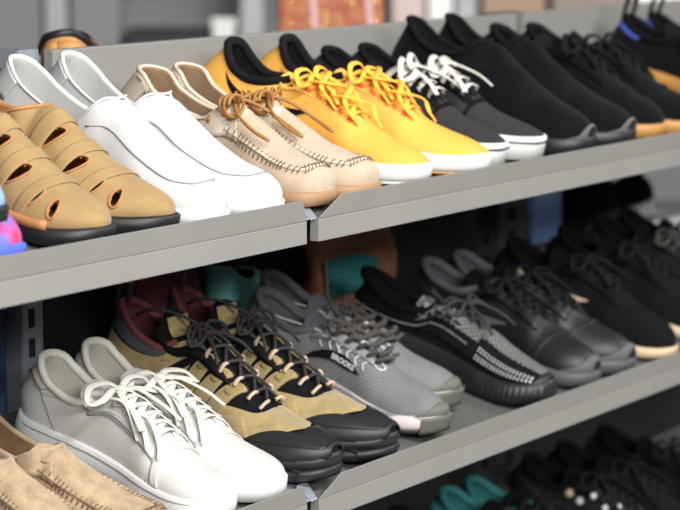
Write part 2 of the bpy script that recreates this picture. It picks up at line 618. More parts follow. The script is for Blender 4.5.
        mb.tube([a - Vector((0, 0, .002)), a, c, b, b - Vector((0, 0, .002))], rx, ry, (0, 0, 1), 8, mi, sub=4)

    def bow(s, t, mb, rx=.003, ry=.001, size=.035, tail=.05, lift=.006, mi=0, seed=0, h=0):
        r = random.Random(seed)
        C = Vector((s.cx(t), s.L * s.wp(t), s.zt(t) + lift + h))
        mb.ball(C, (rx * 2.0, rx * 1.6, max(rx * 1.2, ry * 2)), mi)
        for sg in (1, -1):
            y = r.uniform(-.01, .012); z = r.uniform(-.002, .006)
            P = [C, C + Vector((sg * size * .35, y * .3 - .006, .006 + z)), C + Vector((sg * size * .85, y - .006, .003 + z)), C + Vector((sg * size * 1.05, y + .004, -.008)),
                 C + Vector((sg * size * .8, y + .012, -.003)), C + Vector((sg * size * .35, y + .006, .002)), C]
            mb.tube(P, rx, ry, (0, .3, 1), 8, mi, sub=5)
            q = r.uniform(.6, 1.2)
            P = [C, C + Vector((sg * size * .3, .01, .002)), C + Vector((sg * size * .7 * q, .02 + tail * .3, -.006)), C + Vector((sg * size * .95 * q, .015 + tail * .7, -.018)),
                 ]
            mb.tube(P, rx, ry, (0, 0, 1), 8, mi, sub=5)

    def place(s, X, d, yaw=0.0, level=0.0, lift=0.0012, pitch_=0.0, roll=0.0, flip=False):
        """toe tip at X along the shelf, d behind the front lip, on the tilted deck of a level"""
        base = Vector((X, LIP_Y + d * math.cos(TILT), LIP_Z + d * math.sin(TILT) + level)) + Vector((0, -math.sin(TILT), math.cos(TILT))) * lift
        M = Matrix.Translation(base) @ Matrix.Rotation(TILT, 4, 'X') @ Matrix.Rotation(PI + rad(yaw), 4, 'Z') @ Matrix.Rotation(rad(pitch_), 4, 'X') @ Matrix.Rotation(rad(roll), 4, 'Y') @ Matrix.Translation((-s.cx(1), -s.L, 0))
        s.root.matrix_world = M
        return s


LIP_H = .0245
LIP_Y = LIP_H * math.sin(TILT)
LIP_Z = -LIP_H * math.cos(TILT)
LEVEL2 = -.3135
LEVEL3 = -.655

# ------------------------------------------------------------------ materials of the place
M_SHELF = mat('painted_shelf_metal', (.215, .211, .199), .5, bump=.04, bscale=900, var=.04, vscale=6)
M_DECK = mat('shade_darkened_deck_paint', (.10, .099, .095), .55, bump=.04, bscale=900, var=.1, vscale=9)  # shelf grey darkened so the colour carries the shade between shoes
M_SHELF_DK = mat('dark_upright_metal', (.05, .054, .065), .5)
M_STEEL = mat('galvanised_steel', (.36, .40, .46), .42, metal=.5)
M_FLOOR = mat('polished_floor', (.42, .41, .39), .3, var=.06, vscale=2)
M_WALL = mat('shop_wall_paint', (.5, .5, .5), .8, var=.04)
M_CEIL = mat('ceiling_panels', (.75, .75, .75), .9, var=.02)
M_BLACKPANEL = mat('black_panel', (.006, .006, .007), .8)
M_NAVYPL = mat('navy_plastic', (.02, .05, .11), .45)


def plane_obj(name, verts, m, kind='structure'):
    o = mesh(name, verts, [tuple(range(len(verts)))], m, None, False); o['kind'] = kind
    return o


FZ = -1.27
def slab(name, x0, x1, y0, y1, z0, z1, m):
    mb = MB(); mb.box(((x0 + x1) / 2, (y0 + y1) / 2, (z0 + z1) / 2), (x1 - x0, y1 - y0, z1 - z0)); o = mb.build(name, m, None, False); o['kind'] = 'structure'; return o


slab('floor', -6, 18, -5, 14, FZ - .1, FZ, M_FLOOR)
slab('wall_back', -6, 18, 14, 14.15, FZ, 3.0, M_WALL)
slab('wall_right', 18, 18.15, -5, 14.15, FZ, 3.0, M_WALL)

# ------------------------------------------------------------------ shelving
DEPTH = .345   # horizontal depth of a deck


def shelf(x0, x1, level, label, cutl=(0, 0), cutr=(0, 0), back=True, mirror=False, group=None, bl=.03):
    r = empty('metal_shelf', ((x0 + x1) / 2, LIP_Y, LIP_Z + level))
    tag(r, label, 'shelf', group)
    ox, oy, oz = r.location
    def Q(x, y, z):
        if mirror: y = .83 - y
        return Vector((x - ox, y - oy, z + level - oz))
    if mirror:
        r.location.y = .83 - LIP_Y; oy = r.location.y
    ct, st = math.cos(TILT), math.sin(TILT)
    n = Vector((0, -st, ct))
    e = .0016
    def bar(poly, off, name, bev=.0005, m=None):
        mb = MB(); P = [Q(*p) for p in poly]
        of = Vector(off)
        if mirror: of.y = -of.y
        mb.prism(P, Vector((0, 0, 0)), of); return mb.build(name, m or M_SHELF, r, False, bevel=bev)
    # deck
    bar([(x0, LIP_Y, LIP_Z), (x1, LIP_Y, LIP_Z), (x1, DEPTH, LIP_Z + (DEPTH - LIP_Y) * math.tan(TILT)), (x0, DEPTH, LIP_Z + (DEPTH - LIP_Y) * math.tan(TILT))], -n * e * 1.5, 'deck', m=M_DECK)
    # front lip, ends cut on the slant
    bar([(x0 + cutl[0], LIP_Y, LIP_Z), (x1 - cutr[0], LIP_Y, LIP_Z), (x1 - cutr[1], 0, 0), (x0 + cutl[1], 0, 0)], (0, -e, -e * .2), 'front_lip', .0006)
    # rail below the lip
    bar([(x0 + cutl[0], LIP_Y - .002, LIP_Z - .0006), (x1 - cutr[0], LIP_Y - .002, LIP_Z - .0006), (x1 - cutr[0], LIP_Y - .002, LIP_Z - .0255), (x0 + cutl[0], LIP_Y - .002, LIP_Z - .0255)], (0, .012, 0), 'front_rail', .0009)
    if back:
        zb = LIP_Z + (DEPTH - LIP_Y) * math.tan(TILT)
        zt = DEPTH * math.tan(TILT) - .027 + .094
        bar([(x0 - bl, DEPTH + .001, zb - .02), (x1 - .004, DEPTH + .001, zb - .02), (x1 - .004, DEPTH + .001, zt), (x0 - bl, DEPTH + .001, zt)], (0, .014, 0), 'back_panel', .0015)
    return r


SX0, SX1 = -.039, 1.045
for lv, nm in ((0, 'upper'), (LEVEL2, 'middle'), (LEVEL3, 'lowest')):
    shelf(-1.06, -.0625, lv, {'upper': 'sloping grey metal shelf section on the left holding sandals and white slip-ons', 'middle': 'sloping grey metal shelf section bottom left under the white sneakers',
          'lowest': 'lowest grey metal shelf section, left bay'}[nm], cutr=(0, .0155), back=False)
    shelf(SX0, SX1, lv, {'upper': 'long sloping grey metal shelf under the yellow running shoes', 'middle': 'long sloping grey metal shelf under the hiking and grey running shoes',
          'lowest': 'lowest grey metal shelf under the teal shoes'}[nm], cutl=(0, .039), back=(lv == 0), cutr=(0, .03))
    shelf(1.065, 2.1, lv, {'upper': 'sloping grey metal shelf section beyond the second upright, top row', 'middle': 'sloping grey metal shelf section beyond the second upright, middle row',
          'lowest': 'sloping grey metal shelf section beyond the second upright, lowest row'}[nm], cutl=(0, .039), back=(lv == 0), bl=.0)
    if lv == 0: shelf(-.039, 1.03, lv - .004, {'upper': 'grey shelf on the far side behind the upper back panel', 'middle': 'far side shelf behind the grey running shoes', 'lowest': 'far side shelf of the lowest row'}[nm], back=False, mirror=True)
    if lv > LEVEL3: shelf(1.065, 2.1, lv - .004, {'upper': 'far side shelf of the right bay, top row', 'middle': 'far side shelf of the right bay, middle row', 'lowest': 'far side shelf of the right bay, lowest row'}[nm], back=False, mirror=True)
    # bent corner bracket seen in the gap between two sections
    mb = MB()
    if lv > LEVEL3:
        p = [(-.062, LIP_Y + .004, LIP_Z + .001), (-.040, LIP_Y + .004, LIP_Z + .001), (-.018, .075, LIP_Z + .0225), (-.075, .075, LIP_Z + .0225)]
        mb.prism([Vector((a, b, c + lv)) for a, b, c in p], (0, 0, 0), (0, 0, -.002))
        p = [(-.050, LIP_Y + .001, LIP_Z - .001), (-.040, LIP_Y + .001, LIP_Z - .001), (-.028, .03, LIP_Z + .014), (-.046, .03, LIP_Z + .012)]
        mb.prism([Vector((a, b, c + lv)) for a, b, c in p], (0, 0, 0), (.002, 0, .002))
        o = mb.build('corner_bracket', M_STEEL, None, False, bevel=.0005)
        tag(o, 'bent steel corner bracket in the gap of the %s shelf front' % nm, 'bracket', 'corner brackets between shelf sections')


def upright(x0, x1, label, top, m, y1=.466):
    r = empty('shelf_upright', ((x0 + x1) / 2, .40, FZ)); tag(r, label, 'upright')
    y0 = .365
    mb = MB(); h = top - FZ
    w = x1 - x0
    # open C-section with a slotted front
    mb.box((0, y0 - .40 + .004, h / 2), (w, .004, h)); mb.box((-w / 2 + .002, (y0 + y1) / 2 - .40, h / 2), (.003, y1 - y0, h)); mb.box((w / 2 - .002, (y0 + y1) / 2 - .40, h / 2), (.003, y1 - y0, h)); mb.box((0, y1 - .40 - .004, h / 2), (w, .004, h))
    mb.build('post', m, r, False)
    for yy in (None, .395, .43) if y1 > .44 else (None, .385):
        mb = MB()
        for k in range(46):
            z = h - .03 - k * .035
            if yy is None: mb.box((0, y0 - .40 + .0015, z), (w * .28, .0015, .022))
            else: mb.box((-w / 2 - .0003, yy - .40, z), (.0012, .010, .018))
        mb.build('slot_row', M_BLACKPANEL, r, False)
    return r


upright(-.109, -.072, 'slotted grey steel upright top beside the white slip-on heels', DEPTH * math.tan(TILT) + .068, M_STEEL)
upright(1.025, 1.115, 'dark upright between the two bays, behind the black shoes', DEPTH * math.tan(TILT) + .066, M_SHELF_DK, y1=.405)
r = empty('added_dark_backdrop', (.45, .4535, LEVEL2)); tag(r, 'added black backdrop for the darkness behind the shelves, with ledge', 'panel')
mb = MB(); mb.box((-.25, .02, .135), (2.05, .006, .34)); mb.build('panel', M_BLACKPANEL, r, False)  # black sheets added here and below to stand in for deep shade
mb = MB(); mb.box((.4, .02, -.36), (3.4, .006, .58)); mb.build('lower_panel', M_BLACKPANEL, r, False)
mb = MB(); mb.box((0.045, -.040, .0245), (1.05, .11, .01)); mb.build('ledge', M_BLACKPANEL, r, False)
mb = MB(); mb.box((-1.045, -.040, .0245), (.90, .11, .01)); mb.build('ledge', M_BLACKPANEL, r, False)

# ------------------------------------------------------------------ shoe materials
W_LEATHER = mat('white_leather', (.57, .56, .54), .42, bump=.06, bscale=700)
W_PERF = mat('white_perforated_leather', (.57, .56, .54), .45, dots=(260, 260, .18, (.50, .49, .47), .2))
W_LINE = mat('cream_lining', (.56, .54, .47), .85, bump=.1, bscale=500)
W_COLLAR = mat('cream_padded_leather', (.66, .64, .57), .5, bump=.06, bscale=600)
W_LACE = mat('white_cotton_lace', (.64, .62, .56), .85, wave=(1500, 0, .15))
W_RUB = mat('white_rubber', (.66, .66, .65), .5)
W_CLOTH = mat('white_canvas', (.54, .54, .54), .8, bump=.1, bscale=900)
G_LINE = mat('pale_grey_lining', (.46, .46, .45), .9, bump=.1, bscale=500)
G_SEAM = mat('grey_seam', (.30, .30, .30), .8)
DKHOLE = mat('eyelet_shadow_grey', (.10, .10, .10), .9)
DK_LACE = mat('dull_black_lace', (.007, .007, .0075), .9, spec=.15)
SUEDE = mat('olive_gold_suede', (.30, .225, .10), .92, bump=.25, bscale=900, var=.18, vscale=60, sheen=.3)
SUEDE_MESH = mat('gold_mesh', (.30, .23, .09), .9, dots=(420, 420, .32, (.14, .10, .04), .6))
STITCH = mat('pale_stitching', (.42, .34, .17), .8)
BLK_RUB = mat('black_rubber', (.010, .010, .011), .5, bump=.05, bscale=300)
BLK_RUB_S = mat('shiny_black_rubber', (.020, .020, .023), .28, bump=.05, bscale=300)
CHAR = mat('charcoal_fabric', (.055, .058, .065), .95, bump=.6, bscale=900, var=.3, vscale=300)
MAROON = mat('maroon_mesh', (.16, .035, .04), .85, dots=(420, 420, .3, (.06, .012, .015), .5))
BLK_LACE = mat('black_cord', (.02, .019, .018), .7, wave=(1500, 0, .15))
PINKLOOP = mat('salmon_webbing', (.55, .40, .30), .8, wave=(1500, 0, .2))
BLKFAB = mat('black_fabric', (.006, .006, .007), .95, bump=.4, bscale=900, spec=.12)
BLKSUEDE = mat('black_suede', (.005, .0055, .0065), .95, bump=.5, bscale=700, sheen=.05, spec=.08, var=.3, vscale=40)
BLKLEA = mat('black_leather', (.009, .009, .0095), .5, bump=.1, bscale=400)
BLKLINE = mat('black_lining', (.006, .006, .007), .95, spec=.2)
GREYMESH = mat('grey_engineered_mesh', (.175, .182, .182), .8, dots=(150, 210, .19, (.045, .045, .05), .5), var=.12, vscale=25)
GREYKNIT = mat('grey_knit', (.28, .29, .29), .85, bump=.4, bscale=900, var=.1, vscale=30)
GREYSYN = mat('grey_overlay', (.22, .228, .232), .5)
GREYPAD = mat('slate_padding', (.095, .10, .115), .9, bump=.3, bscale=700)
GREYREFL = mat('reflective_silver', (.62, .63, .64), .35)
TAUPE_LACE = mat('taupe_lace', (.065, .057, .052), .85, wave=(1300, 0, .2))
GREENRUB = mat('grey_green_rubber', (.10, .11, .085), .6)
PINKSOLE = mat('pale_pink_foam', (.60, .52, .52), .6)
YEL = mat('yellow_mesh', (.92, .455, .08), .75, dots=(420, 420, .30, (.74, .32, .03), .6))
YELB = mat('yellow_upper', (.93, .48, .09), .7, bump=.15, bscale=900)
YELP = mat('yellow_perforated', (.92, .455, .08), .7, dots=(230, 260, .24, (.36, .14, .01), .5))
YELL = mat('yellow_lace', (.95, .47, .05), .8, wave=(1300, 0, .2))
REDT = mat('red_thread', (.65, .03, .02), .7)
BEI = mat('beige_nubuck', (.46, .36, .26), .85, bump=.25, bscale=600, var=.1, vscale=50, sheen=.2)
BEIL = mat('pale_beige_leather', (.56, .48, .39), .6, bump=.1, bscale=500)
TANLINE = mat('brown_suede_lining', (.25, .155, .085), .95, bump=.3, bscale=700, var=.15, vscale=80)
TANSOLE = mat('tan_rubber_sole', (.33, .19, .10), .6)
NAVYIN = mat('navy_insole', (.012, .018, .07), .8)
RAW = mat('rawhide_lace', (.30, .14, .035), .5, bump=.1, bscale=400)
DKBROWN = mat('dark_brown_thread', (.17, .11, .06), .8)
SAND = mat('tan_nubuck', (.30, .195, .075), .8, bump=.25, bscale=500, var=.12, vscale=40, sheen=.15)
ORNG = mat('orange_leather_trim', (.42, .19, .07), .6)
CREAMB = mat('cream_rubber', (.62, .47, .30), .55)
GUM = mat('gum_rubber', (.45, .22, .055), .5)
KNIT_D = mat('black_knit', (.012, .012, .013), .9, dots=(150, 300, .34, (.30, .30, .29), .3))
KNIT_W = mat('grey_jacquard_knit', (.26, .26, .25), .9, dots=(110, 190, .43, (.012, .012, .012), .4))
WOVEN = mat('canvas_charcoal', (.020, .018, .020), .95, bump=.6, bscale=800, var=.2, vscale=200)
SOLEGREY = mat('grey_foam', (.075, .08, .082), .6)
SOLEDK = mat('dark_grey_rubber', (.09, .09, .092), .5)
LBLUE = mat('light_blue_foam', (.22, .36, .72), .6)
BLUEF = mat('blue_fabric', (.07, .12, .55), .8, var=.1)
REDBLUE = mat('red_blue_print', (.10, .16, .62), .8, col2=(.60, .02, .04), vscale=35)
TEAL = mat('teal_fabric', (.03, .20, .20), .8, bump=.2)
AQUA = mat('aqua_foam', (.16, .50, .50), .6)
BROWNL = mat('brown_leather', (.36, .16, .08), .7, var=.25, vscale=12)
ORTAN = mat('orange_tan_leather', (.50, .25, .08), .6, var=.12, vscale=60)
SILVER = mat('silver_print', (.6, .6, .6), .3, metal=.6)
NAVYF = mat('navy_fabric', (.02, .03, .09), .8)

SNEAK_TOP = [(0, .101), (.04, .098), (.09, .088), (.16, .078), (.24, .072), (.34, .082), (.40, .087), (.5, .080), (.62, .068), (.72, .056), (.85, .050), (1, .047)]
SLOT = [(0, .017), (.4, .017), (.6, .012)]


def SW(m): return ([(.12, .30), (.17, .46), (.26, .62), (.36, .68), (.50, .62)], [(.12, .31), (.15, .58), (.23, .85), (.34, .89), (.50, .63)], m)


# ------------------------------------------------------------------ kinds of shoes
def white_sneaker(label, seed, **k):
    s = Shoe('leather_sneaker', label, 'sneaker', 'pair of white leather sneakers', top=SNEAK_TOP, slot=SLOT, sv=.66, sth=.36, L=.288, W=.102,
             thick=[(0, .031), (.5, .028), (1, .025)], spring=.008, te=2.3, **k)
    s.upper([W_LEATHER, W_PERF, W_LINE], matf=lambda t, w: 1 if .33 < t < .60 and .44 < abs(w) < .82 else 0); s.insole(W_LINE)
    s.solepart('sole', [(-.003, 0), (.002, .06), (.003, .5), (.002, .93), (.0, 1.02), (-.004, 1.02)], W_RUB)
    mb = MB()
    for f in (.30, .82):
        mb.tube([Vector((s.cx(t) + (s.hw(t) + .0028), s.L * s.wp(t), s.ground(t) + (s.zs(t) - s.ground(t)) * f)) for t in [.04 + .93 * i / 24 for i in range(25)]], .0007, None, None, 5, 0, sub=1)
    mb.build('sole_groove', G_SEAM, s.root)
    s.collar(W_COLLAR, .31, .0050, .0045, drop=.0015)
    s.patch([(.16, .05), (.0, .05), (-.16, .05)], [(.11, .34), (0, .36), (-.11, .34)], W_COLLAR, 'heel_tab')
    for sg in (1, -1):
        s.patch([(.30, .04 * sg), (.40, .02 * sg), (.63, .02 * sg)], [(.31, .40 * sg), (.42, .40 * sg), (.66, .52 * sg)], W_LEATHER, 'eyestay', th=.0016, k=8)
    s.patch([(.70, .96), (.665, .5), (.66, 0), (.665, -.5), (.70, -.96)], [(.745, .96), (.71, .5), (.70, 0), (.71, -.5), (.745, -.96)], W_LEATHER, 'toe_seam', th=.0014)
    st = MB(); s.line([(.31, .43), (.42, .43), (.66, .55), (.67, .97)], .0006, st, .0014); s.stitches([(.02, .40), (.12, .38), (.22, .12)], 18, st)
    s.line([(.0, .37), (.11, .36), (.2, .98)], .0006, st, .0008); s.build_st = st.build('stitching', G_SEAM, s.root)
    s.tongue(W_LEATHER, ext=.030, ang=48, width=.026, th=.006, inner=W_LINE)
    T = [.36, .41, .46, .51, .56, .61]
    s.eyelets(T, .20, W_LEATHER, r=.0034, tr=.0012, hole=DKHOLE)
    mb = MB(); s.lacing(T, .17, mb, .0042, .0010, lift=.006); s.bow(.37, mb, .0042, .0010, size=.050, tail=.07, seed=seed, lift=.008)
    r = random.Random(seed)
    for i in range(3):
        t = .40 + .06 * i
        mb.tube([s.pt(t - .05, .2, .004), s.pt(t, .1, .010), s.pt(t + .06, .05 + r.uniform(0, .2), .013), s.pt(t + .13, .3, .008), s.pt(t + .17, .45, .002)], .0042, .0010, (0, .2, 1), 8)
    mb.build('lace', W_LACE, s.root)
    return s


def hiking_shoe(label, **k):
    s = Shoe('hiking_shoe', label, 'hiking shoe', 'pair of tan and black hiking shoes', L=.318, W=.106,
             top=[(0, .122), (.05, .118), (.10, .108), (.17, .098), (.24, .094), (.33, .110), (.38, .112), (.5, .096), (.62, .078), (.72, .066), (.85, .060), (1, .057)],
             slot=[(0, .014), (.4, .014), (.7, .011)], sv=.70, warp=-.005, sth=.35, thick=[(0, .032), (.5, .028), (1, .026)], spring=.020, te=2.2,
             heel=[(0, 0), (.35, -.009), (.75, -.001), (1, .002)], **k)
    s.upper([BLKFAB, MAROON]); s.insole(BLKLINE)
    s.solepart('outsole', [(-.006, 0), (.004, .02), (.006, .35), (.003, .5)], BLK_RUB)
    s.solepart('midsole', [(.002, .45), (.004, .8), (.001, 1.05), (-.004, 1.05)], BLK_RUB)
    for sg in (1, -1):     # sole lugs
        mb = MB()
        for i in range(17):
            t = .04 + .055 * i
            c = Vector((s.cx(t) + sg * (s.hw(t) + .004), s.L * s.wp(t), s.ground(t) + .0075))
            mb.box(c, (.006, .010, .014), 0, Matrix.Rotation(sg * .15, 3, 'Z'))
        mb.build('sole_lug', BLK_RUB, s.root, False, bevel=.001)
    # toe rand wrapping up over the toe
    s.patch([(.66, 1), (.74, .62), (.80, .42), (.865, .28), (.87, 0), (.865, -.28), (.80, -.42), (.74, -.62), (.66, -1)],
            [(.90, 1), (.94, .8), (.97, .6), (.985, .3), (.985, 0), (.985, -.3), (.97, -.6), (.94, -.8), (.90, -1)], BLK_RUB_S, 'toe_rand', h=.0008, th=.0025, n=40, k=10)
    s.patch([(.60, 1.0), (.75, 1), (.90, 1.0), (.985, 1), (.985, 0), (.985, -1), (.9, -1), (.6, -1)], [(.60, .90), (.75, .74), (.88, .62), (.965, .5), (.97, 0), (.965, -.5), (.88, -.62), (.6, -.9)], BLK_RUB, 'toe_bumper', h=.003, th=.002, n=50, k=5)
    for sg in (1, -1):
        # heel and quarter suede
        s.patch([(.0, .38 * sg), (.10, .36 * sg), (.20, .30 * sg), (.30, .16 * sg), (.34, .03 * sg)], [(.0, .98 * sg), (.10, .98 * sg), (.2, .98 * sg), (.30, .97 * sg), (.36, .40 * sg)], SUEDE, 'quarter_panel', k=10)
        # vamp suede sheet and the slanted fingers running up to the lace loops
        s.patch([(.53, .66 * sg), (.60, .52 * sg), (.70, .30 * sg), (.72, .0), ], [(.56, .97 * sg), (.68, .97 * sg), (.80, .52 * sg), (.875, .0)], SUEDE, 'vamp_panel', h=.0007, k=10)
        s.patch([(.18, .84 * sg), (.45, .80 * sg), (.58, .70 * sg), (.66, .50 * sg)], [(.18, .985 * sg), (.45, .985 * sg), (.62, .985 * sg), (.74, .90 * sg)], SUEDE, 'lower_panel', h=.0008, th=.0014, k=8)
        for a, b in ((.365, .42), (.435, .50), (.505, .57), (.575, .645)):
            s.patch([(a, .11 * sg), (a + .022, .06 * sg), (a + .044, .11 * sg)], [(a - .090, .80 * sg), (a - .055, .84 * sg), (a - .022, .80 * sg)], SUEDE, 'side_finger', h=.0009, th=.0016)
            s.patch([(a + .007, .16 * sg), (a + .018, .12 * sg), (a + .029, .16 * sg)], [(a - .030, .42 * sg), (a - .016, .44 * sg), (a + .000, .42 * sg)], SUEDE_MESH, 'finger_mesh', h=.0022, th=.0006)
        s.patch([(.29, .05 * sg), (.34, .035 * sg), (.385, .04 * sg)], [(.26, .34 * sg), (.32, .40 * sg), (.375, .30 * sg)], SUEDE, 'eyestay_panel', h=.0010, th=.0018)
        # black strip on the quarter
        s.patch([(.20, .66 * sg), (.34, .40 * sg), (.40, .26 * sg)], [(.21, .72 * sg), (.36, .50 * sg), (.41, .30 * sg)], BLKFAB, 'black_strip', h=.0026, th=.0006)
        s.patch([(.0, .02 * sg), (.16, .01 * sg), (.29, .01 * sg)], [(.0, .38 * sg), (.16, .33 * sg), (.30, .16 * sg)], CHAR, 'collar_panel', h=.0006, th=.003)
    for sg in (1, -1):
        st = MB()
        for dw in (0, .035): s.stitches([(.01, (.42 + dw) * sg), (.10, (.40 + dw) * sg), (.20, (.34 + dw) * sg), (.29, (.22 + dw) * sg)], 30, st, h=.0022)
        for dw in (-.03, .0): s.stitches([(.16, (.64 + dw) * sg), (.34, (.36 + dw) * sg), (.40, (.21 + dw) * sg)], 24, st, h=.0026)
        s.stitches([(.58, .80 * sg), (.70, .60 * sg), (.78, .3 * sg)], 24, st, h=.0022)
        for a in (.365, .435, .505, .575):
            s.stitches([(a + .003, .14 * sg), (a + .024, .085 * sg), (a + .040, .14 * sg), (a - .025, .72 * sg)], 24, st, h=.0028)
        st.build('stitching', STITCH, s.root)
    s.collar(MAROON, .30, .0055, .0045, name='collar_lining', drop=.001)
    s.tongue(BLKFAB, ext=.048, ang=66, width=.030, th=.007, wtop=.036, drop=.006, inner=MAROON, puff=.004)
    C = s.tc
    mb = MB(); P = C[-7:]
    mb.tube([p + Vector((0, .006, .002)) for p in P[1:-1]], .022, .002, (0, .6, 1), 10, 0, sub=2); mb.build('tongue_panel', SUEDE, s.root)
    # heel pull loop
    b = s.pv(0, 1, 1); mb = MB()
    mb.tube([b + Vector((.0, -.005, -.035)), b + Vector((0, -.008, -.01)), b + Vector((0, -.008, .012)), b + Vector((0, -.001, .026)), b + Vector((0, .006, .022)), b + Vector((0, .006, .002))], .005, .0014, (0, 1, .0), 8)
    mb.build('pull_loop', BLK_LACE, s.root)
    T = [.37, .43, .50, .57, .64, .69]
    for t in T[1:]:
        for sg in (1, -1):
            mb = MB(); mb.tube([s.pt(t, .24 * sg, .003), s.pt(t, .17 * sg, .0052), s.pt(t, .09 * sg, .0062), s.pt(t, .03 * sg, .003)], .0048, .0022, None, 8); mb.build('lace_loop', PINKLOOP, s.root)
    s.eyelets([.35], .20, BLK_LACE, r=.004, tr=.0014)
    mb = MB(); r = random.Random(3)
    for i in range(len(T) - 1):
        for sg in (1, -1):
            a = s.pt(T[i], .06 * sg, .006); b = s.pt(T[i + 1], -.06 * sg, .006); tm = (T[i] + T[i + 1]) / 2
            c = Vector((s.cx(tm), s.L * s.wp(tm), s.zt(tm) + .009 + (.003 if sg > 0 else 0)))
            mb.tube([s.pt(T[i], .14 * sg, .004), a, c, b, s.pt(T[i + 1], -.14 * sg, .004)], .0021, None, None, 8)
    for sg in (1, -1):
        a = s.pt(.37, .14 * sg, .004)
        mb.tube([s.pt(.35, .20 * sg, .001), s.pt(.36, .1 * sg, .008), Vector((s.cx(.38), s.L * s.wp(.34), s.zt(.36) + .016)), s.pt(.40, -.1 * sg, .009), s.pt(.43, -.12 * sg, .006)], .0021, None, None, 8)
    s.bow(.36, mb, .0021, .0021, size=.036, tail=.045, seed=k.get('seed', 5), lift=.008)
    # loose end hanging into the collar
    tp = Vector((s.cx(.3), s.L * s.wp(.33), s.zt(.34) + .016))
    mb.tube([tp, tp + Vector((.012, -.03, .006)), tp + Vector((.02, -.055, .002)), tp + Vector((.018, -.072, -.010))], .0021, None, None, 8)
    mb.build('lace', BLK_LACE, s.root)
    return s


def text_on(s, body, t0, t1, w0, w1, size, m, parent=None, name='lettering', h=.0022):
    """raised lettering laid on the surface from (t0,w0) to (t1,w1)"""
    cu = bpy.data.curves.new(name, 'FONT'); cu.body = body; cu.size = size; cu.extrude = .0003; cu.align_x = 'CENTER'; cu.align_y = 'CENTER'; cu.offset = .0002
    tmp = bpy.data.objects.new(name, cu); COL.objects.link(tmp)
    bpy.context.view_layer.update()
    me = bpy.data.meshes.new_from_object(tmp.evaluated_get(bpy.context.evaluated_depsgraph_get())); bpy.data.objects.remove(tmp)
    xs = [v.co.x for v in me.vertices]; x0, x1 = min(xs), max(xs)
    for v in me.vertices:
        q = v.co.copy(); f = (q.x - x0) / (x1 - x0)
        v.co = s.pt(lerp(t0, t1, f), lerp(w0, w1, f) - q.y / .09, h + q.z)
    me.materials.clear(); me.materials.append(m)
    return link(name, me, parent or s.root)


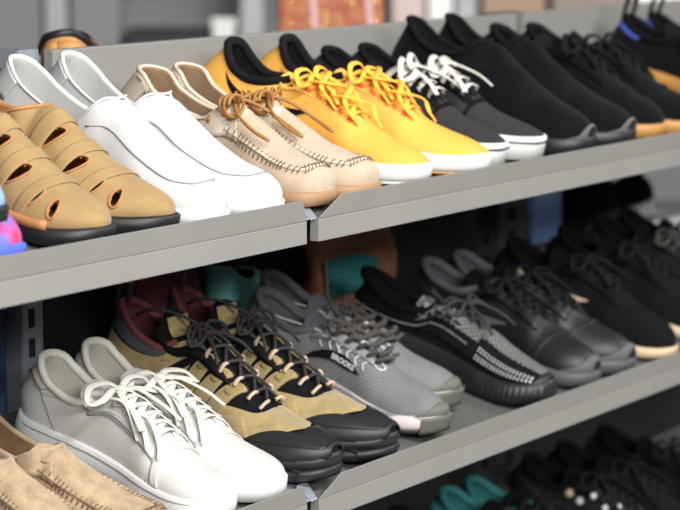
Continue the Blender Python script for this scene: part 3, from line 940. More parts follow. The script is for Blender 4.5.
def grey_runner(label, seed, **k):
    s = Shoe('running_shoe', label, 'running shoe', 'pair of grey mesh running shoes', L=.300, W=.100,
             top=[(0, .099), (.04, .096), (.09, .088), (.15, .080), (.22, .075), (.33, .085), (.38, .089), (.5, .081), (.62, .070), (.72, .060), (.85, .054), (1, .050)],
             slot=[(0, .015), (.4, .015), (.6, .012)], sv=.64, sth=.35, thick=[(0, .034), (.5, .028), (1, .022)], spring=.016, te=2.0,
             heel=[(0, 0), (.3, -.008), (.65, .001), (1, .008)], **k)
    s.upper([GREYMESH, GREYPAD]); s.insole(GREYPAD)
    s.solepart('outsole', [(-.004, 0), (.002, .05), (.003, .22), (.002, .26)], BLK_RUB)
    s.solepart('midsole', [(.002, .24), (.005, .5), (.003, .85), (.0, 1.03), (-.004, 1.03)], PINKSOLE)
    mb = MB()
    s.line([(.25, .995), (.5, .995), (.75, .995), (.93, .995)], .003, mb, .003)
    mb.build('midsole_band', GREYSYN, s.root)
    s.patch([(.90, 1.0), (.95, 1), (.998, 1.0), (.998, 0), (.998, -1), (.95, -1), (.90, -1.0)], [(.90, .93), (.94, .74), (.955, .45), (.96, 0), (.955, -.45), (.94, -.74), (.90, -.93)], GREENRUB, 'toe_guard', h=.0008, th=.0018, n=40, k=8)
    s.solewrap('toe_bumper', .93, .05, lambda t: 1.02, .0048, GREENRUB, th=.0008)
    for sg in (1, -1):
        s.patch([(0, .03 * sg), (.15, .03 * sg), (.31, .03 * sg)], [(0, .9 * sg), (.16, .7 * sg), (.30, .25 * sg)], GREYSYN, 'heel_overlay', th=.0012, k=8)
        s.patch([(.33, .03 * sg), (.47, .03 * sg), (.60, .03 * sg)], [(.31, .42 * sg), (.46, .34 * sg), (.62, .26 * sg)], GREYSYN, 'eyestay', th=.0012)
    s.patch([(.33, .62), (.42, .50), (.50, .47), (.575, .60)], [(.30, .76), (.42, .66), (.50, .66), (.58, .61)], BLKFAB, 'logo_stripe', h=.0016, th=.0008)
    text_on(s, 'BROOKS', .425, .545, .585, .575, .0115, GREYREFL, h=.0030)
    st = MB()
    for i in range(6):
        t = .36 + .045 * i; s.line([(t, .30), (t - .012, .40), (t + .004, .50)], .0009, st, .0014)
    s.line([(.345, .26), (.37, .30), (.41, .30), (.44, .42), (.46, .46)], .0009, st, .0016)
    s.line([(.60, .20), (.64, .30), (.66, .18), (.63, .1)], .0010, st, .0014)
    s.line([(.0, .05), (.1, .05), (.31, .05), (.345, .20)], .0010, st, .001)
    st.build('reflective_piping', GREYREFL, s.root)
    s.collar(GREYPAD, .31, .0066, .0055, drop=.002)
    s.tongue(GREYPAD, ext=.028, ang=52, width=.024, th=.006, inner=GREYPAD)
    mb = MB(); mb.tube([p + Vector((0, 0, .0045)) for p in s.tc[3:11]], .006, .0012, (0, .3, 1), 8, 0, sub=2); mb.build('tongue_strip', GREYREFL, s.root)
    T = [.35, .41, .47, .525, .58, .62]
    s.eyelets([.35], .28, GREYREFL, r=.0026, tr=.0009, hole=BLKLINE)
    mb = MB()
    for i, t in enumerate(T[1:]):
        for sg in (1, -1):
            mb.tube([s.pt(t, .12 * sg, .0), s.pt(t, .16 * sg, .006), s.pt(t + .012, .08 * sg, .0095), s.pt(t + .02, .02 * sg, .008), s.pt(t + .026, -.04 * sg, .006)], lambda f: .0036 + .0014 * math.sin(PI * f), .0024, None, 8)
    s.lacing(T[:3], .16, mb, .0028, .0020, lift=.005)
    (mb.tube([Vector((s.cx(.3) + a, s.L * b, c)) for a, b, c in ((0, .42, .100), (.004, .37, .112), (-.004, .335, .118), (.0, .32, .138), (-.004, .285, .165))], .0022, .0018, None, 8) if seed == 4 else None)
    s.bow(.40, mb, .0026, .0020, size=.022, tail=.02, seed=seed, lift=.004)
    mb.build('lace', TAUPE_LACE, s.root)
    return s


def yellow_runner(label, seed, **k):
    s = Shoe('running_shoe', label, 'running shoe', 'pair of yellow running shoes', L=.316, W=.102,
             top=[(0, .107), (.03, .104), (.08, .092), (.13, .081), (.20, .074), (.30, .080), (.36, .087), (.42, .086), (.5, .078), (.62, .064), (.72, .053), (.85, .047), (1, .043)],
             slot=[(0, .016), (.4, .016), (.6, .013)], sv=.66, sth=.37, thick=[(0, .030), (.5, .026), (.8, .024), (1, .024)], spring=.012, te=2.0,
             heel=[(0, 0), (.3, -.008), (.6, .004), (1, .026)], **k)
    s.upper([YEL, YELP, BLKLINE], matf=lambda t, w: 1 if .34 < t < .64 and .22 < abs(w) < .52 else 0); s.insole(BLKLINE)
    s.solepart('outsole', [(-.004, 0), (.001, .04), (.002, .16)], GUM if k.get('side') == -1 else W_RUB)
    s.solepart('midsole', [(.001, .14), (.004, .4), (.003, .85), (.001, 1.03), (-.004, 1.03)], W_RUB)
    for sg in (1, -1):
        s.patch([(0, .03 * sg), (.15, .02 * sg), (.34, .02 * sg)], [(0, .98 * sg), (.15, .98 * sg), (.30, .98 * sg)], YELB, 'heel_panel', th=.0008, k=10)
    # the swoosh
    s.patch([(.105, .28), (.16, .44), (.25, .60), (.35, .66), (.46, .60)], [(.105, .29), (.145, .56), (.22, .84), (.33, .88), (.46, .61)], BLKFAB, 'swoosh', h=.0016, th=.0008, n=30)
    s.patch([(.105, -.28), (.16, -.44), (.25, -.60), (.35, -.66), (.46, -.60)], [(.105, -.29), (.145, -.56), (.22, -.84), (.33, -.88), (.46, -.61)], BLKFAB, 'swoosh', h=.0016, th=.0008, n=30)
    s.collar(BLKLINE, .34, .0062, .0052, drop=.0015)
    s.tongue(YELB, ext=.014, ang=44, width=.024, th=.005, inner=BLKLINE)
    T = [.37, .42, .47, .52, .57, .62]
    for sg in (1, -1):
        st = MB()
        for t in T[1:]:
            for q in (0, .012): s.line([(t + q, .28 * sg), (t + q + .004, .18 * sg)], .0011, st, .0012)
        st.build('red_stitching', REDT, s.root)
    s.eyelets([.355], .26, BLKLINE, r=.002, tr=.0007)
    mb = MB(); s.lacing(T, .14, mb, .0034, .0011, lift=.006); s.bow(.41, mb, .0036, .0011, size=.034, tail=.05, seed=seed, lift=.006)
    r = random.Random(seed)
    for i in range(4):
        t = .42 + .05 * i; sg = 1 if i % 2 else -1
        mb.tube([s.pt(t - .04, .1 * sg, .010), s.pt(t, .05 * sg, .016), s.pt(t + .05, -.1 * sg, .014), s.pt(t + .10, -.2 * sg, .008), s.pt(t + .14, -.26 * sg, .002)], .0036, .0011, (0, .2, 1), 8)
    mb.build('lace', YELL, s.root)
    return s


def skate_shoe(label, seed, **k):
    s = Shoe('skate_shoe', label, 'sneaker', 'pair of black canvas shoes with white laces', L=.285, W=.094, top=[(0, .087), (.04, .085), (.09, .079), (.16, .073), (.24, .072), (.34, .078), (.40, .083), (.5, .078), (.62, .064), (.72, .052), (.85, .046), (1, .043)],
             slot=SLOT, sv=.62, sth=.36, thick=[(0, .031), (.5, .029), (1, .030)], spring=.006, te=2.2, **k)
    s.upper([WOVEN, BLKLINE]); s.insole(BLKLINE)
    s.solepart('sole', [(-.002, 0), (.003, .05), (.003, .95), (.001, 1.04), (-.004, 1.04)], W_RUB)
    mb = MB()
    T = [.01 + .988 * math.sin(i / 40 * PI / 2) for i in range(41)]
    P = [Vector((s.cx(t) + (s.hw(t) + .0030), -.003 + (s.L + .006) * s.wp(t), s.ground(t) + (s.zs(t) - s.ground(t)) * .80)) for t in T] + [Vector((s.cx(t) - (s.hw(t) + .0030), -.003 + (s.L + .006) * s.wp(t), s.ground(t) + (s.zs(t) - s.ground(t)) * .80)) for t in T[::-1]]
    mb.tube(P, .0014, .0014, None, 5, 0, True, sub=1); mb.build('foxing_stripe', BLKLINE, s.root)
    for sg in (1, -1):
        s.patch([(.32, .02 * sg), (.42, .02 * sg), (.60, .02 * sg)], [(.31, .35 * sg), (.44, .33 * sg), (.64, .40 * sg)], BLKFAB, 'eyestay', th=.0012)
    s.patch([(.62, .9), (.62, .45), (.635, .0), (.62, -.45), (.62, -.9)], [(.64, .9), (.64, .45), (.655, .0), (.64, -.45), (.64, -.9)], BLKFAB, 'toe_seam', th=.0016)
    s.collar(BLKFAB, .31, .005, .0045, drop=.0015)
    s.tongue(BLKFAB, ext=.03, ang=46, width=.024, th=.004)
    T = [.37, .42, .47, .52, .57]
    s.eyelets(T, .2, W_RUB, r=.002, tr=.0006)
    mb = MB(); 
    for t in T:
        a = s.pt(t, .2, .001); b = s.pt(t, -.2, .001); c = Vector((s.cx(t), s.L * s.wp(t), s.zt(t) + .007))
        mb.tube([a - Vector((0, 0, .003)), a, s.pt(t, .1, .005), c, s.pt(t, -.1, .005), b, b - Vector((0, 0, .003))], .0040, .0014, (0, 0, 1), 8)
    s.lacing(T[:3], .2, mb, .0036, .0012, lift=.008)
    s.bow(.42, mb, .0042, .0014, size=.048, tail=.06, seed=seed, lift=.010)
    mb.build('lace', W_LACE, s.root)
    return s


def white_slipon(label, **k):
    s = Shoe('slip_on_shoe', label, 'slip-on shoe', 'pair of white slip-on shoes', L=.315, W=.103,
             top=[(0, .106), (.04, .103), (.09, .094), (.16, .081), (.26, .069), (.34, .064), (.39, .080), (.44, .098), (.49, .095), (.57, .081), (.68, .063), (.82, .050), (1, .046)],
             wopen=[(0, .031), (.2, .033), (.4, .034)], sth=.45, thl=.10, warp=.05, thick=[(0, .022), (.5, .016), (1, .016)], spring=.006, te=2.3, tg=[(0, 0), (.30, .05), (.42, .9), (.6, 1), (1, 1)], **k)
    s.upper([W_CLOTH, G_LINE]); s.insole(G_LINE)
    s.solepart('sole', [(-.002, 0), (.002, .08), (.002, .9), (.0, 1.03), (-.004, 1.03)], W_RUB)
    st = MB()
    s.line([(.40, .44), (.48, .50), (.62, .50), (.78, .46), (.875, .34), (.905, .16), (.908, .0), (.905, -.16), (.875, -.34)], .0009, st, .0008)
    s.line([(.40, -.40), (.46, -.6), (.60, -.68)], .0006, st, .0008)
    st.build('seam', G_SEAM, s.root)
    s.patch([(.12, .04), (0, .04), (-.12, .04)], [(.09, .5), (0, .52), (-.09, .5)], W_CLOTH, 'heel_tab')
    s.collar(W_CLOTH, .395, .0017, drop=.0004, full=True)
    return s


def boat_shoe(label, seed, mats=None, **k):
    tsc = k.pop('tsc', 1)
    U, LN, SO, LC, CO, IN = mats or (BEI, TANLINE, TANSOLE, RAW, BEIL, NAVYIN)
    s = Shoe('boat_shoe', label, 'boat shoe', k.pop('group', 'pair of beige boat shoes'), L=k.pop('L', .29), W=k.pop('W', .092),
             top=[(a, b * tsc) for a, b in [(0, .090), (.08, .088), (.16, .072), (.28, .062), (.37, .060), (.43, .074), (.48, .081), (.54, .076), (.62, .066), (.72, .055), (.86, .049), (1, .046)]],
             wopen=[(0, .031), (.2, .031), (.35, .027)], sth=.47, thl=.07, warp=k.pop('warp', .05), thick=[(0, .021), (.5, .015), (1, .016)], spring=.008, te=3.0, tl=.17, tcl=.06, tce=2.6, box=[(0, .6), (.5, .7), (.7, .84), (1, .84)],
             bul=[(0, .002), (.3, .001), (.7, .004), (1, .004)], **k)
    s.upper([U, LN]); s.insole(IN, 'insole')
    s.solepart('sole', [(-.001, 0), (.003, .08), (.003, .95), (.001, 1.0), (-.004, 1.0)], SO)
    # raised apron seam with puckers
    mb = MB(); path = [(.47, .52), (.60, .50), (.78, .46), (.90, .36), (.925, .18), (.93, 0), (.925, -.18), (.90, -.36), (.78, -.46), (.60, -.5), (.47, -.52)]
    s.line(path, .0022, mb, .0012, ry=.0022); mb.build('apron_seam', CO, s.root)
    st = MB(); P = catmull([Vector((a, b, 0)) for a, b in path], 8)
    acc = 1
    for i in range(0, len(P) - 1, 1):
        acc += Vector(((P[i + 1].x - P[i].x) * 3.3, P[i + 1].y - P[i].y, 0)).length
        if acc < .055: continue
        acc = 0
        p = P[i]; d = (P[i + 1] - P[i]); nn = Vector((-d.y * .3, d.x * 3, 0)); q = 1 if p.y >= 0 else -1
        w2 = p.y + (.10 * q if abs(p.y) > .2 else p.y * .5); t2 = p.x + (.0 if abs(p.y) > .3 else .015)
        w1 = p.y - (.08 * q if abs(p.y) > .2 else p.y * .3); t1 = p.x - (.0 if abs(p.y) > .3 else .02)
        if i % 1 == 0: st.tube([s.pt(t1, w1, .0018), s.pt(p.x, p.y, .0036), s.pt(t2, w2, .0018)], .0007, None, None, 4, 0, sub=1)
    st.build('apron_stitching', DKBROWN, s.root)
    s.patch([(.30, .03), (.40, .03), (.455, .05)], [(.34, .60), (.46, .62), (.56, .58)], CO, 'lace_flap', th=.002, k=8)
    s.patch([(.30, -.03), (.40, -.03), (.455, -.05)], [(.34, -.60), (.46, -.62), (.56, -.58)], CO, 'lace_flap', th=.002, k=8)
    s.patch([(.14, .04), (0, .04), (-.14, .04)], [(.06, .96), (0, .96), (-.06, .96)], CO, 'heel_strip', th=.0014)
    for sg in (1, -1): s.patch([(.0, .035 * sg), (.15, .035 * sg), (.32, .035 * sg)], [(0, .24 * sg), (.15, .27 * sg), (.33, .30 * sg)], CO, 'collar_band', th=.0014)
    s.collar(CO, .42, .0026, drop=.0008, full=True)
    st = MB()
    for i in range(5): 
        t = .06 + .075 * i
        s.line([(t, .15), (t + .035, .155)], .0014, st, .0020)
    st.build('lace', LC, s.root)
    s.eyelets([.06, .135, .21, .29], .15, SILVER, r=.0022, tr=.0008, hole=BLKLINE)
    s.tongue(CO, ext=.012, ang=28, width=.022, th=.003, t0=.54, t1=.44, drop=.002, inner=LN)
    mb = MB()
    for t in (.41, .455):
        a = s.pt(t, .22, .002); b = s.pt(t, -.22, .002); c = Vector((s.cx(t), s.L * s.wp(t), s.zt(t) + .008))
        mb.tube([a - Vector((0, 0, .004)), a + Vector((0, 0, .002)), c, b + Vector((0, 0, .002)), b - Vector((0, 0, .004))], .0021, None, None, 8)
    C = Vector((s.cx(.43), s.L * s.wp(.43), s.zt(.43) + .010)); r = random.Random(seed)
    mb.ball(C, (.005, .0045, .004))
    for sg in (1, -1):     # barrel coils and round loops
        D = C + Vector((sg * .024, r.uniform(-.004, .012), -.002))
        ax = Vector((sg * .3, 1, .3)).normalized(); a = ax.orthogonal().normalized(); b = ax.cross(a)
        mb.tube([C] + [D + (a * math.cos(q) + b * math.sin(q)) * .0125 * Vector((1, 1, 1)).x + ax * (.0012 * q) for q in [sg * 2 * PI * i / 9 for i in range(20)]], .0021, None, None, 8, 0, sub=3)
        mb.tube([C, C + Vector((sg * .012, .012, .002)), C + Vector((sg * .03, .03, -.006)), C + Vector((sg * .036, .055, -.016)), C + Vector((sg * .034, .078, -.022))], .0021, None, None, 8)
    (mb.build('lace_bow', LC, s.root) if seed < 50 else None)
    return s


def slip_black(label, grp, sole=BLK_RUB, up=BLKSUEDE, **k):
    s = Shoe('slip_on_sneaker', label, 'slip-on sneaker', grp, L=.30, W=.106,
             top=[(0, .118), (.03, .115), (.07, .106), (.12, .096), (.20, .090), (.30, .098), (.36, .116), (.42, .115), (.52, .098), (.66, .077), (.80, .064), (1, .056)],
             wopen=[(0, .031), (.2, .031), (.35, .027)], sth=.37, thl=.05, thick=[(0, .034), (.5, .026), (1, .022)], spring=.012, te=2.3,
             tg=[(0, 0), (.22, .05), (.36, .85), (.6, 1), (1, 1)], heel=[(0, 0), (.3, -.009), (.7, .0), (1, .006)], **k)
    s.upper([up, BLKLINE]); s.insole(BLKLINE)
    s.solepart('sole', [(-.003, 0), (.003, .06), (.004, .5), (.003, .95), (0, 1.04), (-.004, 1.04)], sole)
    s.patch([(.90, 1.0), (.95, 1), (.985, 1.0), (.985, 0), (.985, -1), (.90, -1.0)], [(.90, .97), (.94, .90), (.965, .74), (.975, 0), (.965, -.74), (.90, -.97)], SOLEDK, 'toe_guard', h=.0012, th=.0016, n=40, k=6)
    mb = MB(); s.line([(.6, .985), (.75, .985), (.9, .97), (.95, .88)], .0012, mb, .002); mb.build('sole_seam', SOLEGREY, s.root)
    s.collar(BLKFAB, .34, .0045, .004, drop=.0015, full=True)
    return s


def laced_black(label, grp, up=BLKSUEDE, sole=GUM, lace=DK_LACE, name='lace_up_shoe', cat='sneaker', loops=None, seed=1, L=.30, W=.102, top=None, thick=None, lining=None, toe=None, swoosh=None, lacew=(.0036, .0016), colm=None, spring=.01, sole2=None, bow=True, **k):
    s = Shoe(name, label, cat, grp, L=L, W=W, top=top or [(0, .093), (.03, .091), (.08, .084), (.13, .079), (.22, .075), (.33, .088), (.38, .092), (.5, .085), (.62, .076), (.72, .064), (.85, .057), (1, .052)],
             slot=SLOT, sv=.66, sth=.36, thick=thick or [(0, .030), (.5, .024), (1, .020)], spring=spring, te=2.2, heel=[(0, 0), (.3, -.008), (.7, .0), (1, .010)], **k)
    s.upper([up, lining or BLKLINE]); s.insole(BLKLINE)
    if sole2:
        s.solepart('outsole', [(-.003, 0), (.002, .05), (.003, .30)], sole2)
        s.solepart('midsole', [(.001, .28), (.004, .5), (.003, .92), (0, 1.03), (-.004, 1.03)], sole)
    else:
        s.solepart('sole', [(-.003, 0), (.002, .05), (.003, .5), (.003, .92), (0, 1.03), (-.004, 1.03)], sole)
    for sg in (1, -1):
        s.patch([(.32, .02 * sg), (.45, .02 * sg), (.63, .02 * sg)], [(.30, .36 * sg), (.44, .34 * sg), (.66, .42 * sg)], up, 'eyestay', th=.002)
        s.patch([(0, .38 * sg), (.10, .40 * sg), (.22, .6 * sg)], [(0, .97 * sg), (.12, .97 * sg), (.28, .97 * sg)], up, 'heel_counter', th=.0018)
    s.patch([(.68, .96), (.70, .5), (.73, 0), (.70, -.5), (.68, -.96)], [(.71, .96), (.73, .5), (.76, 0), (.73, -.5), (.71, -.96)], up, 'toe_seam', th=.0018)
    if toe: s.patch([(.84, 1.0), (.92, 1), (.985, 1.0), (.985, 0), (.985, -1), (.84, -1.0)], [(.84, .95), (.92, .78), (.95, .50), (.955, 0), (.95, -.50), (.84, -.95)], toe, 'toe_guard', h=.0010, th=.0018, n=40, k=7)
    if swoosh:
        s.patch(*swoosh, 'side_stripe', h=.0014, th=.0008)
    s.collar(colm or BLKFAB, .31, .0066, .0055, drop=.002)
    s.tongue(BLKFAB, ext=.036, ang=50, width=.026, th=.007)
    T = [.36, .41, .46, .51, .56, .61]
    mb = MB(); s.lacing(T, .18, mb, lacew[0], lacew[1], lift=.007)
    if bow: s.bow(.40, mb, lacew[0], lacew[1], size=.046, tail=.06, seed=seed, lift=.009)
    mb.build('lace', lace, s.root)
    if loops:
        b = s.pv(0, 1, 1); mb = MB()
        mb.tube([b + Vector((0, -.004, -.03)), b + Vector((0, -.006, .0)), b + Vector((0, -.004, .03)), b + Vector((0, .002, .040)), b + Vector((0, .010, .030)), b + Vector((0, .008, .0))], .008, .0018, (0, 1, 0), 8)
        mb.build('pull_loop', BLKFAB, s.root)
        s.patch([(.16, .08), (0, .08), (-.16, .08)], [(.14, .30), (0, .32), (-.14, .30)], BLUEF, 'blue_heel_band', h=.001, th=.002)
    return s


def knit_trainer(label, **k):
    s = Shoe('knit_sneaker', label, 'sneaker', L=.295, W=.106,
             top=[(0, .098), (.03, .095), (.07, .089), (.12, .082), (.20, .074), (.29, .077), (.36, .094), (.41, .093), (.5, .083), (.62, .072), (.72, .061), (.85, .053), (1, .048)],
             slot=[(0, .010), (.4, .010), (.6, .007)], sv=.60, sth=.35, thl=.05, thick=[(0, .040), (.5, .032), (1, .024)], spring=.016, te=2.0, heel=[(0, 0), (.35, -.010), (.75, .0), (1, -.004)], **k)
    s.upper([BLKFAB, BLKLINE]); s.insole(BLKLINE)
    s.solepart('sole', [(-.004, 0), (.004, .05), (.007, .35), (.006, .75), (.003, 1.0), (0, 1.15), (-.004, 1.15)], BLK_RUB, N=150, wob=lambda t, f: (.0012 * math.sin(t * 2 * PI * 36)) if (not callable(f) and .04 < f < .8) else 0)
    s.patch([(.93, 1.0), (.96, 1), (.985, 1.0), (.985, 0), (.985, -1), (.93, -1)], [(.93, .86), (.945, .6), (.955, .3), (.957, 0), (.955, -.3), (.93, -.86)], BLK_RUB, 'toe_guard', h=.001, th=.002, n=36)
    s.patch([(.60, .30), (.72, .24), (.86, .22), (.95, .20)], [(.60, -.34), (.72, -.30), (.86, -.30), (.95, -.3)], KNIT_W, 'vamp_knit', h=.0006, th=.0008, k=14, n=30)
    s.patch([(.40, .07), (.50, .07), (.60, .07)], [(.28, .44), (.45, .46), (.60, .44)], KNIT_W, 'side_knit', h=.0006, th=.0008, k=8)
    s.patch([(.30, .50), (.5, .52), (.7, .42), (.94, .42)], [(.30, .74), (.5, .80), (.7, .80), (.93, .78)], BLKFAB, 'side_stripe_panel', h=.0006, th=.0006)
    st = MB()
    for w in (.50, .56, .66, .72):
        s.stitches([(.62, w), (.80, w - .02), (.94, w)], 17, st, r=.0011, h=.0014, duty=.5)
    s.stitches([(.03, .72), (.16, .64), (.28, .60), (.40, .58), (.56, .58)], 44, st, r=.0008, h=.0012, duty=.5)
    st.build('white_stitching', GREYREFL, s.root)
    s.collar(BLKFAB, .31, .006, .005, drop=.0015)
    s.tongue(KNIT_W, ext=.022, ang=60, width=.026, th=.006, inner=BLKLINE)
    mb = MB()
    C = s.tc
    for q in range(7):
        mb.tube([C[-2 - q] + Vector((.022, 0, -.004)), C[-2 - q] + Vector((.004, 0, .005))], .0010, None, None, 5, 0, sub=1)
    mb.build('tongue_stripes', GREYREFL, s.root)
    T = [.37, .42, .47, .52, .57]
    mb = MB(); s.lacing(T, .13, mb, .0030, .0018, lift=.005)
    s.bow(.47, mb, .0030, .0018, size=.046, tail=.06, seed=4, lift=.012)
    mb.build('lace', BLK_LACE, s.root)
    return s


def sandal(label, **k):
    holes = [(.850, .56, .017, .075, -.12), (.755, .50, .019, .060, .15), (.635, .42, .026, .080, .35), (.505, .40, .022, .085, .40), (.72, -.46, .015, .045, -.25), (.58, -.40, .015, .05, -.25)]
    s = Shoe('closed_toe_sandal', label, 'sandal', 'pair of tan closed toe sandals', L=.305, W=.108,
             top=[(0, .082), (.08, .08), (.16, .072), (.28, .076), (.36, .090), (.44, .099), (.52, .088), (.64, .069), (.76, .056), (.88, .049), (1, .045)], tcl=.09,
             wopen=[(0, .033), (.2, .033), (.35, .029)], sth=.40, thl=.05, thick=[(0, .026), (.5, .021), (1, .020)], spring=.012, te=2.2, tg=[(0, 0), (.25, .1), (.38, .9), (.6, 1), (1, 1)], holes=holes, **k)
    s.upper([SAND, ORNG], N=150, M=34, th=.003); s.insole(ORNG, 'footbed')
    s.solepart('sole', [(-.002, 0), (.004, .10), (.004, .82), (.001, .9), (-.004, .9)], BLK_RUB)
    mb = MB()
    P = [Vector((s.cx(t) + s.hw(t) + .002, s.L * s.wp(t), s.zs(t) + .0005)) for t in [.3 + .56 * i / 20 for i in range(21)]]
    mb.tube(P, .0042, .0052, (0, 0, 1), 8, 0, sub=1); mb.build('welt', ORNG, s.root)
    for (a, b, ra, rb, an) in holes:
        mb = MB()
        pts = []
        for i in range(18):
            q = 2 * PI * i / 18; u = ra * math.cos(q) * 1.04; v = rb * math.sin(q) * 1.04
            dx = u * math.cos(an) - v * math.sin(an); dy = (u * math.sin(an) + v * math.cos(an)) / .35
            # match the cut (rb is measured in w)
            pts.append(s.pt(a + dx, b + dy, .0008))
        mb.tube(pts, .0015, .0012, None, 6, 0, True, sub=1)
        mb.build('hole_piping', ORNG, s.root)
    for i, (t, tt) in enumerate(((.44, .06), (.575, .05), (.71, .05))):
        s.patch([(t - .012, .92), (t, .5), (t + .02, 0), (t, -.5), (t - .012, -.92)], [(t + tt - .02, .92), (t + tt, .5), (t + tt + .02, 0), (t + tt, -.5), (t + tt - .02, -.92)], SAND, 'cross_strap', h=.0006, th=.0015, n=30)
    s.collar(ORNG, .36, .0022, drop=.0004, full=True)
    return s

# ------------------------------------------------------------------ the shoes on the top shelf
TOPG = None
sandal('tan closed toe sandal with cutouts at far left, nearest the light blue shoe', side=1).place(-.412, .010, 2)
sandal('tan closed toe sandal with cutouts touching the white slip-ons', side=-1).place(-.308, .010, -1)
white_slipon('white slip-on shoe next to the tan sandals, left of its pair', side=1).place(-.205, .014, 3)
white_slipon('white slip-on shoe with toe next to the beige boat shoes', side=-1).place(-.108, .012, 1)
boat_shoe('beige boat shoe nearer the white slip-ons with coiled rawhide lace', 2, side=1).place(-.010, .012, 2)
boat_shoe('beige boat shoe nearer the yellow running shoes', 5, side=-1).place(.080, .010, 3)
yellow_runner('yellow running shoe beside the beige boat shoes, front one of the pair', 3, side=1).place(.205, .012, 6)
yellow_runner('yellow running shoe beside the black canvas shoes, second of the pair', 8, side=-1).place(.345, .010, 8)
skate_shoe('black canvas shoe with white laces next to the yellow running shoe', 2, side=1).place(.421, .030, 7)
skate_shoe('black canvas shoe with white laces next to the plain black slip-ons', 6, side=-1).place(.523, .030, 6)
slip_black('plain black suede slip-on beside the white laced canvas shoes', 'pair of plain black slip-ons', side=1).place(.625, .010, 6)
slip_black('plain black suede slip-on farther right, beside the gum soled shoe', 'pair of plain black slip-ons', side=-1).place(.745, .010, 6)
laced_black('black suede lace-up with gum sole beside the plain black slip-on', 'pair of black suede gum soled shoes', side=1, seed=2).place(.862, .020, 2)
laced_black('black suede lace-up with gum sole, second of its pair near the upright', 'pair of black suede gum soled shoes', side=-1, seed=3).place(.968, .010, 1)
laced_black('black shoe with blue heel band and tall pull loop, top shelf right end', 'pair of black shoes with blue heel bands', loops=True, side=1, seed=5).place(1.27, .01, 1)
laced_black('black shoe with blue heel band cut by the right edge of the picture', 'pair of black shoes with blue heel bands', loops=True, side=-1, seed=6).place(1.385, .01, 1)

# ------------------------------------------------------------------ the shoes on the middle shelf
M2 = LEVEL2
MOCT = mat('tan_moccasin_suede', (.37, .27, .165), .95, bump=.5, bscale=300, var=.25, vscale=60, sheen=.2)
REDBR = mat('red_brown_lace', (.17, .05, .025), .6)
MOC = (MOCT, TANLINE, CREAMB, REDBR, MOCT, TANLINE)
boat_shoe('tan suede moccasin at the bottom left corner, mostly outside the picture', 53, mats=MOC, side=1, group='pair of tan suede moccasins', tsc=.84, L=.29).place(-.430, .006, 2, M2)
boat_shoe('tan suede moccasin with brown lace touching the white sneaker', 54, mats=MOC, side=-1, group='pair of tan suede moccasins', tsc=.84, L=.29).place(-.326, .006, 1, M2)
white_sneaker('white leather sneaker beside the tan moccasins, front one of the pair', 3, side=1).place(-.208, .010, 0, M2)
white_sneaker('white leather sneaker beside the hiking shoe, rear one of the pair', 9, side=-1).place(-.106, .014, 0, M2)
hiking_shoe('tan and black hiking shoe next to the white sneaker', side=1).place(-.008, .006, 3, M2)
hiking_shoe('tan and black hiking shoe next to the grey running shoe', side=-1).place(.115, .006, 3, M2)
grey_runner('grey mesh running shoe beside the hiking shoe, front one of the pair', 4, side=1).place(.265, .022, 2, M2)
grey_runner('grey mesh running shoe beside the black knit sneaker, rear one of the pair', 7, side=-1).place(.367, .065, 4, M2)
knit_trainer('black knit sneaker with grey woven pattern and ribbed black sole', side=1).place(.513, .008, 4, M2)
laced_black('black leather sneaker with grey toe guard beside the knit sneaker', 'pair of black leather sneakers', up=BLKLEA, sole=SOLEGREY, toe=SOLEGREY, side=1, seed=7, swoosh=SW(SOLEDK), colm=GREYPAD, lining=GREYPAD).place(.655, .012, 1, M2)
laced_black('black leather sneaker with grey toe guard beside the cream soled shoe', 'pair of black leather sneakers', up=BLKLEA, sole=SOLEGREY, toe=SOLEGREY, side=-1, seed=8, colm=GREYPAD, lining=GREYPAD).place(.762, .012, 1, M2)
laced_black('black sneaker with cream sole near right end of middle shelf', 'black shoes with cream soles', up=BLKFAB, sole=CREAMB, side=1, seed=9, thick=[(0, .028), (.5, .020), (1, .015)], swoosh=SW(CREAMB)).place(.90, .012, 1, M2)
laced_black('black sneaker with cream sole at the right edge of middle shelf', 'black shoes with cream soles', up=BLKFAB, sole=CREAMB, side=-1, seed=10, thick=[(0, .028), (.5, .020), (1, .015)]).place(1.08, .012, 1, M2)

# ------------------------------------------------------------------ odds and ends at the left end of the top shelf
def kid_shoe(label, X, d, up, sole, lift=0, L=.19, W=.085, name='child_shoe', cat='shoe', level=0, yaw=0, grp=None, hs=1, **k):
    s = Shoe(name, label, cat, grp, L=L, W=W, top=[(a, b * (hs if a < .5 else lerp(hs, 1, min(1, (a - .5) / .3)))) for a, b in [(0, .07), (.16, .062), (.3, .058), (.42, .066), (.55, .06), (.7, .053), (.85, .049), (1, .045)]], sth=.42, thl=.08, thick=[(0, .02), (.5, .016), (1, .016)], spring=.01, te=2.3,
             wopen=[(0, .027), (.35, .024)], tg=[(0, 0), (.25, .1), (.42, .8), (.6, 1), (1, 1)], tcl=.25, **k)
    s.upper([up, BLKLINE], N=40, M=10); s.insole(BLKLINE); s.solepart('sole', [(-.002, 0), (.003, .08), (.003, .9), (0, 1.03), (-.004, 1.03)], sole, N=36)
    s.collar(up, .38, .003)
    return s.place(X, d, yaw, level, lift)


kid_shoe('light blue shoe with black sole at the left edge of the top shelf', -.590, .004, LBLUE, BLK_RUB, yaw=0, lift=.046)
kid_shoe('red and blue patterned shoe under the light blue one at the left edge', -.540, .016, REDBLUE, BLUEF, yaw=0)

